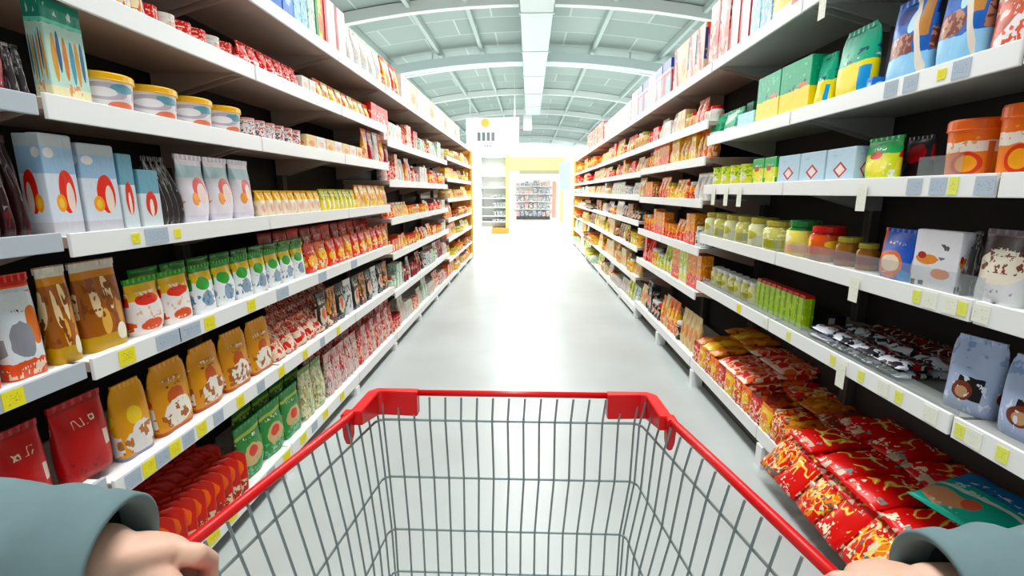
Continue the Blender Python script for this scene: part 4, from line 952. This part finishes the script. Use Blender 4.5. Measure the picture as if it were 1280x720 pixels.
def arm(s, hx, hy, hz, wrist, elbow, shoulder, cuff):
    """fingers wrap over the handle bar at y = hy, height hz; s = -1 left hand"""
    bm = bmesh.new(); w0, e0 = Vector(wrist), Vector(elbow)
    kn = Vector((hx, hy+.020, hz+.030))
    limb(bm, [e0, e0.lerp(w0, .5), w0], [.042, .037, .028])
    ax = (kn-w0).normalized(); sd = Vector((1, 0, 0)); sd = (sd-ax*sd.dot(ax)).normalized(); up = sd.cross(ax)
    M = Matrix((sd, ax, up)).transposed()
    mid = w0.lerp(kn, .55)
    blob(bm, mid, .040, max(.045, (kn-w0).length*.62), .019, M)
    blob(bm, w0.lerp(kn, .15), .031, .03, .022, M)
    knx = [(.033, .98, .0098), (.011, 1.06, .0100), (-.011, 1.0, .0096), (-.031, .84, .0086)]
    for off, ln, r in knx:
        kx = hx-s*off
        limb(bm, [mid+Vector((-s*off*.7, 0, 0)), (kx, hy+.014, hz+.030), (kx, hy+.030, hz+.010*ln), (kx, hy+.024, hz-.018*ln), (kx, hy+.004, hz-.026*ln)], [r*1.25, r*1.18, r*1.02, r*.95, r*.82], 12)
    limb(bm, [w0.lerp(kn, .25)+Vector((-s*.018, 0, -.006)), (hx-s*.046, hy-.022, hz+.004), (hx-s*.050, hy-.012, hz-.020), (hx-s*.040, hy+.004, hz-.028)], [.017, .0135, .0115, .0095], 12)
    o = newobj('arm', bm, SKIN, pers, smooth=True)
    rm = o.modifiers.new('merge', 'REMESH'); rm.mode = 'VOXEL'; rm.voxel_size = .0026; rm.use_smooth_shade = True
    sm = o.modifiers.new('soften', 'SMOOTH'); sm.factor = .5; sm.iterations = 5
    bm = bmesh.new()     # nails lie on the finger tips
    for off, ln, r in knx:
        kx = hx-s*off; blob(bm, (kx, hy+.0295, hz-.018*ln), .006, .0035, .008)
    newobj('fingernails', bm, plain('fingernail', 'ecc4b4', .3), o, smooth=True)
    # sleeve: tube with cuff folds
    bm = bmesh.new(); el, wr_, sh = Vector(elbow), Vector(wrist), Vector(shoulder)
    path = [sh, sh.lerp(el, .35), sh.lerp(el, .7), sh.lerp(el, .9)]; rad = [.08, .079, .078, .077]
    N = 44
    for i in range(1, N+1):
        f = i/N; path.append(el.lerp(wr_, f*cuff)); rad.append(.078-.021*f)
    rings = []
    for i, p in enumerate(path):
        t_ = (path[min(i+1, len(path)-1)]-path[max(i-1, 0)]).normalized()
        u_ = t_.cross(Vector((0, 0, 1))).normalized(); v_ = t_.cross(u_); f = max(0, i-3)/N; ring = []
        for k in range(48):
            a_ = 2*PI*k/48
            r_ = rad[i]+.0035*math.sin(f*34+1.6*math.sin(a_+.6))*(.4+.6*math.cos(a_*.5)**2)+.0022*math.sin(f*61+2.2*math.sin(a_*2))*(1-f)
            if f > .93: r_ = rad[i]-(f-.93)*.03
            ring.append(p+u_*math.cos(a_)*r_+v_*math.sin(a_)*r_)
        rings.append(ring)
    c_ = path[-1]
    for q, off in ((.96, .0015), (.9, .001), (.84, -.004), (.82, -.03)):
        rings.append([c_+(p-c_)*q+(wr_-el).normalized()*off for p in rings[len(path)-1]])
    ring_loft(bm, rings, cap=False)
    o = newobj('sleeve', bm, HOOD, pers, smooth=True)
    return o
arm(-1, -.366, .395, 1.052, (-.396, .375, 1.108), (-.70, .335, 1.132), (-.40, -.1, 1.26), 1.06)
arm(1, .335, .395, 1.040, (.372, .385, 1.080), (.67, .37, 1.080), (.38, -.1, 1.24), 1.02)

# ------------------------------------------------------------------ far end of the hall
t = empty('display_cabinet', (-1.23, 17.0, 0), 'tall white display cabinet with dark-filled shelves and a gold base', 'display cabinet')
CAB = plain('cabinet white', 'f2f5f4', .4); GOLD = plain('pale gold frame', 'd9cf7a', .5); GOLDB = plain('gold base', 'c79a3c', .5)
def cb(name, x0, x1, y0, y1, z0, z1, m, par=None, bev=.01):
    bm = bmesh.new(); box(bm, x0, x1, y0, y1, z0, z1, bev); return newobj(name, bm, m, par or t)
cb('back_board', -.5, .4, .5, .55, .2, 2.6, CAB); cb('side_board', -.5, -.45, 0, .5, .2, 2.6, CAB); cb('frame_post', .4, .5, -.05, .55, .2, 2.7, GOLD); cb('top_board', -.5, .5, 0, .55, 2.6, 2.75, CAB)
cb('plinth', -.1, .5, -.05, .55, 0, .2, GOLDB)
for z_ in (.42, .62, .92, 1.24, 1.6, 2.0): cb('shelf_board', -.45, .4, .02, .5, z_-.03, z_, CAB, bev=0)
A('dark_goods', '3c444a', [('blot', 6, .5, 'd9dcdc', (0, 1, 0, 1))])
for q, z_ in enumerate((.42, .62, .92, 1.24)):
    for i in range(4):
        product('box', 'dark_goods', (.1, [.08, .17, .16, .1][q], .1), (-1.23-.0+i*.12, 17.15, z_), (0, 0, 0), 'small dark carton', 'in the white cabinet at the aisle end, '+['lowest', 'second', 'third', 'fourth'][q]+' shelf', 'carton', 'dark cartons in the far white cabinet', detail=False)
for o, look, where, n, ck in PEND[-16:]: o['label'] = look+', '+ordinal(n)+' along, '+where.replace('in the white cabinet at the aisle end', 'far white cabinet')
t = empty('gateway_frame', (.2, 24.0, 0), 'pale gold gateway frame across the far end of the aisle', 'gateway')
cb('post', -1.5, -1.3, 0, .3, 0, 3.1, GOLD); cb('post', 1.3, 1.45, 0, .3, 0, 3.1, GOLD); cb('lintel', -1.3, 1.3, 0, .3, 2.45, 3.1, GOLD); cb('valance', -.7, 1.3, -.03, 0, 2.3, 2.48, plain('taupe valance', '8f8a72', .6), bev=.002)
t = empty('goods_rack', (.2, 26.0, 0), 'white rack crowded with small dark goods beyond the gold gateway', 'rack')
cb('rack_back', -1.1, 1.2, .4, .45, .1, 2.4, CAB); cb('rack_plinth', -.9, .9, -.05, .4, 0, .16, KICK)
for z_ in (.16, .55, .95, 1.35, 1.75): cb('rack_shelf', -1.1, 1.1, .0, .4, z_-.03, z_, CAB, bev=0)
cb('side_post', 1.0, 1.2, -.06, .0, .1, 2.0, plain('coral post', 'ee9a88', .5))
A('mixed_dark_goods', '7d7276', [('blot', 6, .5, 'efe8e4', (0, 1, 0, 1)), ('blot', 9, .6, 'c05060', (0, 1, 0, 1))])
A('mixed_navy_goods', '4a5068', [('blot', 6, .5, 'd8dce8', (0, 1, 0, 1))])
for q, z_ in enumerate((.16, .55, .95, 1.35, 1.75)):
    for i in range(8):
        product('box', random.choice(['mixed_dark_goods', 'mixed_navy_goods', 'dark_goods', 'pink_white_pack']), (.19, random.choice((.16, .24, .3)), .15), (-.62+i*.23, 26.15, z_), (0, 0, 0), 'small mixed carton', 'beyond the gateway, '+['lowest', 'second', 'third', 'fourth', 'top'][q]+' shelf', 'carton', 'cartons in the rack beyond the gateway', detail=False)
for o, look, where, n, ck in PEND[-40:]: o['label'] = look+', '+ordinal(n)+' along, '+where
# hanging signs
t = empty('hanging_sign', (-1.35, 18.0, 2.75), 'white hanging sign with orange badge and grey lettering', 'sign')
cb('sign_board', -.95, .95, 0, .06, 0, 1.3, art('white sign face', 'f4f4f4', [], .5, bump=0))
bm = bmesh.new(); bmesh.ops.create_cone(bm, cap_ends=True, segments=24, radius1=.15, radius2=.15, depth=.01, matrix=Matrix.Translation((-.25, -.012, 1.12)) @ Matrix.Rotation(PI/2, 4, 'X')); newobj('badge', bm, plain('orange badge', 'f3a23c', .5), t)
GREY = plain('grey lettering', '5c6468', .6)
for i in range(4): cb('letter_block', -.55+i*.17, -.43+i*.17, -.01, 0, .5, .8, GREY, bev=0)
for i in range(3): cb('letter_block', -.3+i*.09, -.24+i*.09, -.01, 0, .3, .35, GREY, bev=0)
for x in (-.8, .8): cb('hanger', x-.01, x+.01, .02, .04, 1.3, 2.9, BEAM, bev=0)
t = empty('banner_sign', (1.12, 15.8, 0), 'small pale blue banner with dark blue marks at the end of the right row', 'sign')
cb('banner', -.17, .17, 0, .02, 1.5, 2.35, art('blue banner', 'a9dcf4', [('blot', 6, .56, '2c62a8', (.15, .85, .3, .9))], .5, bump=0), bev=0)
cb('banner_post', -.015, .015, .02, .05, 0, 2.35, BEAM, bev=0)
t = empty('hanging_box', (-.12, 23.6, 4.3), 'white lamp box hanging at the end of the long duct', 'lamp')
cb('lamp_box', -.2, .2, 0, .3, 0, 1.0, BEAM)
# ------------------------------------------------------------------ light
def area(loc, sx, sy, e, rot=(0, 0, 0), col=(1, 1, 1)):
    l = bpy.data.lights.new('lamp_or_fill_light', 'AREA'); l.shape = 'RECTANGLE'; l.size = sx; l.size_y = sy; l.energy = e; l.color = col
    o = bpy.data.objects.new('lamp_or_fill_light', l); C.objects.link(o); o.location = loc; o.rotation_euler = rot; return o
for i, y in enumerate((-1.5, 1.0, 3.5, 6.0)):
    area((0, y, 5.45), 1.2, 1.6, 100)
for y in (11, 14, 18, 22, 27, 33, 39):
    for x in (-4.5, 4.5): area((x, y, 4.2), 1.0, 2.0, 270 if y < 20 else 340)
for y in (10, 13.5, 17, 21.5): area((0, y, 4.85), .5, 1.4, 190)
for x in (-5, 5): area((x, 42.5, 4.2), 6, .5, 330, (math.radians(70), 0, 0))  # added fill lights tilted to brighten the back wall, no lamps there
w = bpy.data.worlds.new('hall light'); SC.world = w; w.use_nodes = True
w.node_tree.nodes['Background'].inputs[0].default_value = (.93, 1.0, 1.0, 1); w.node_tree.nodes['Background'].inputs[1].default_value = .6
SC.view_settings.view_transform = 'Standard'; SC.view_settings.look = 'None'; SC.view_settings.gamma = 1; SC.view_settings.exposure = 0.0
SC.view_settings.use_curve_mapping = False
SC.cycles.use_denoising = True
SC.cycles.max_bounces = 6
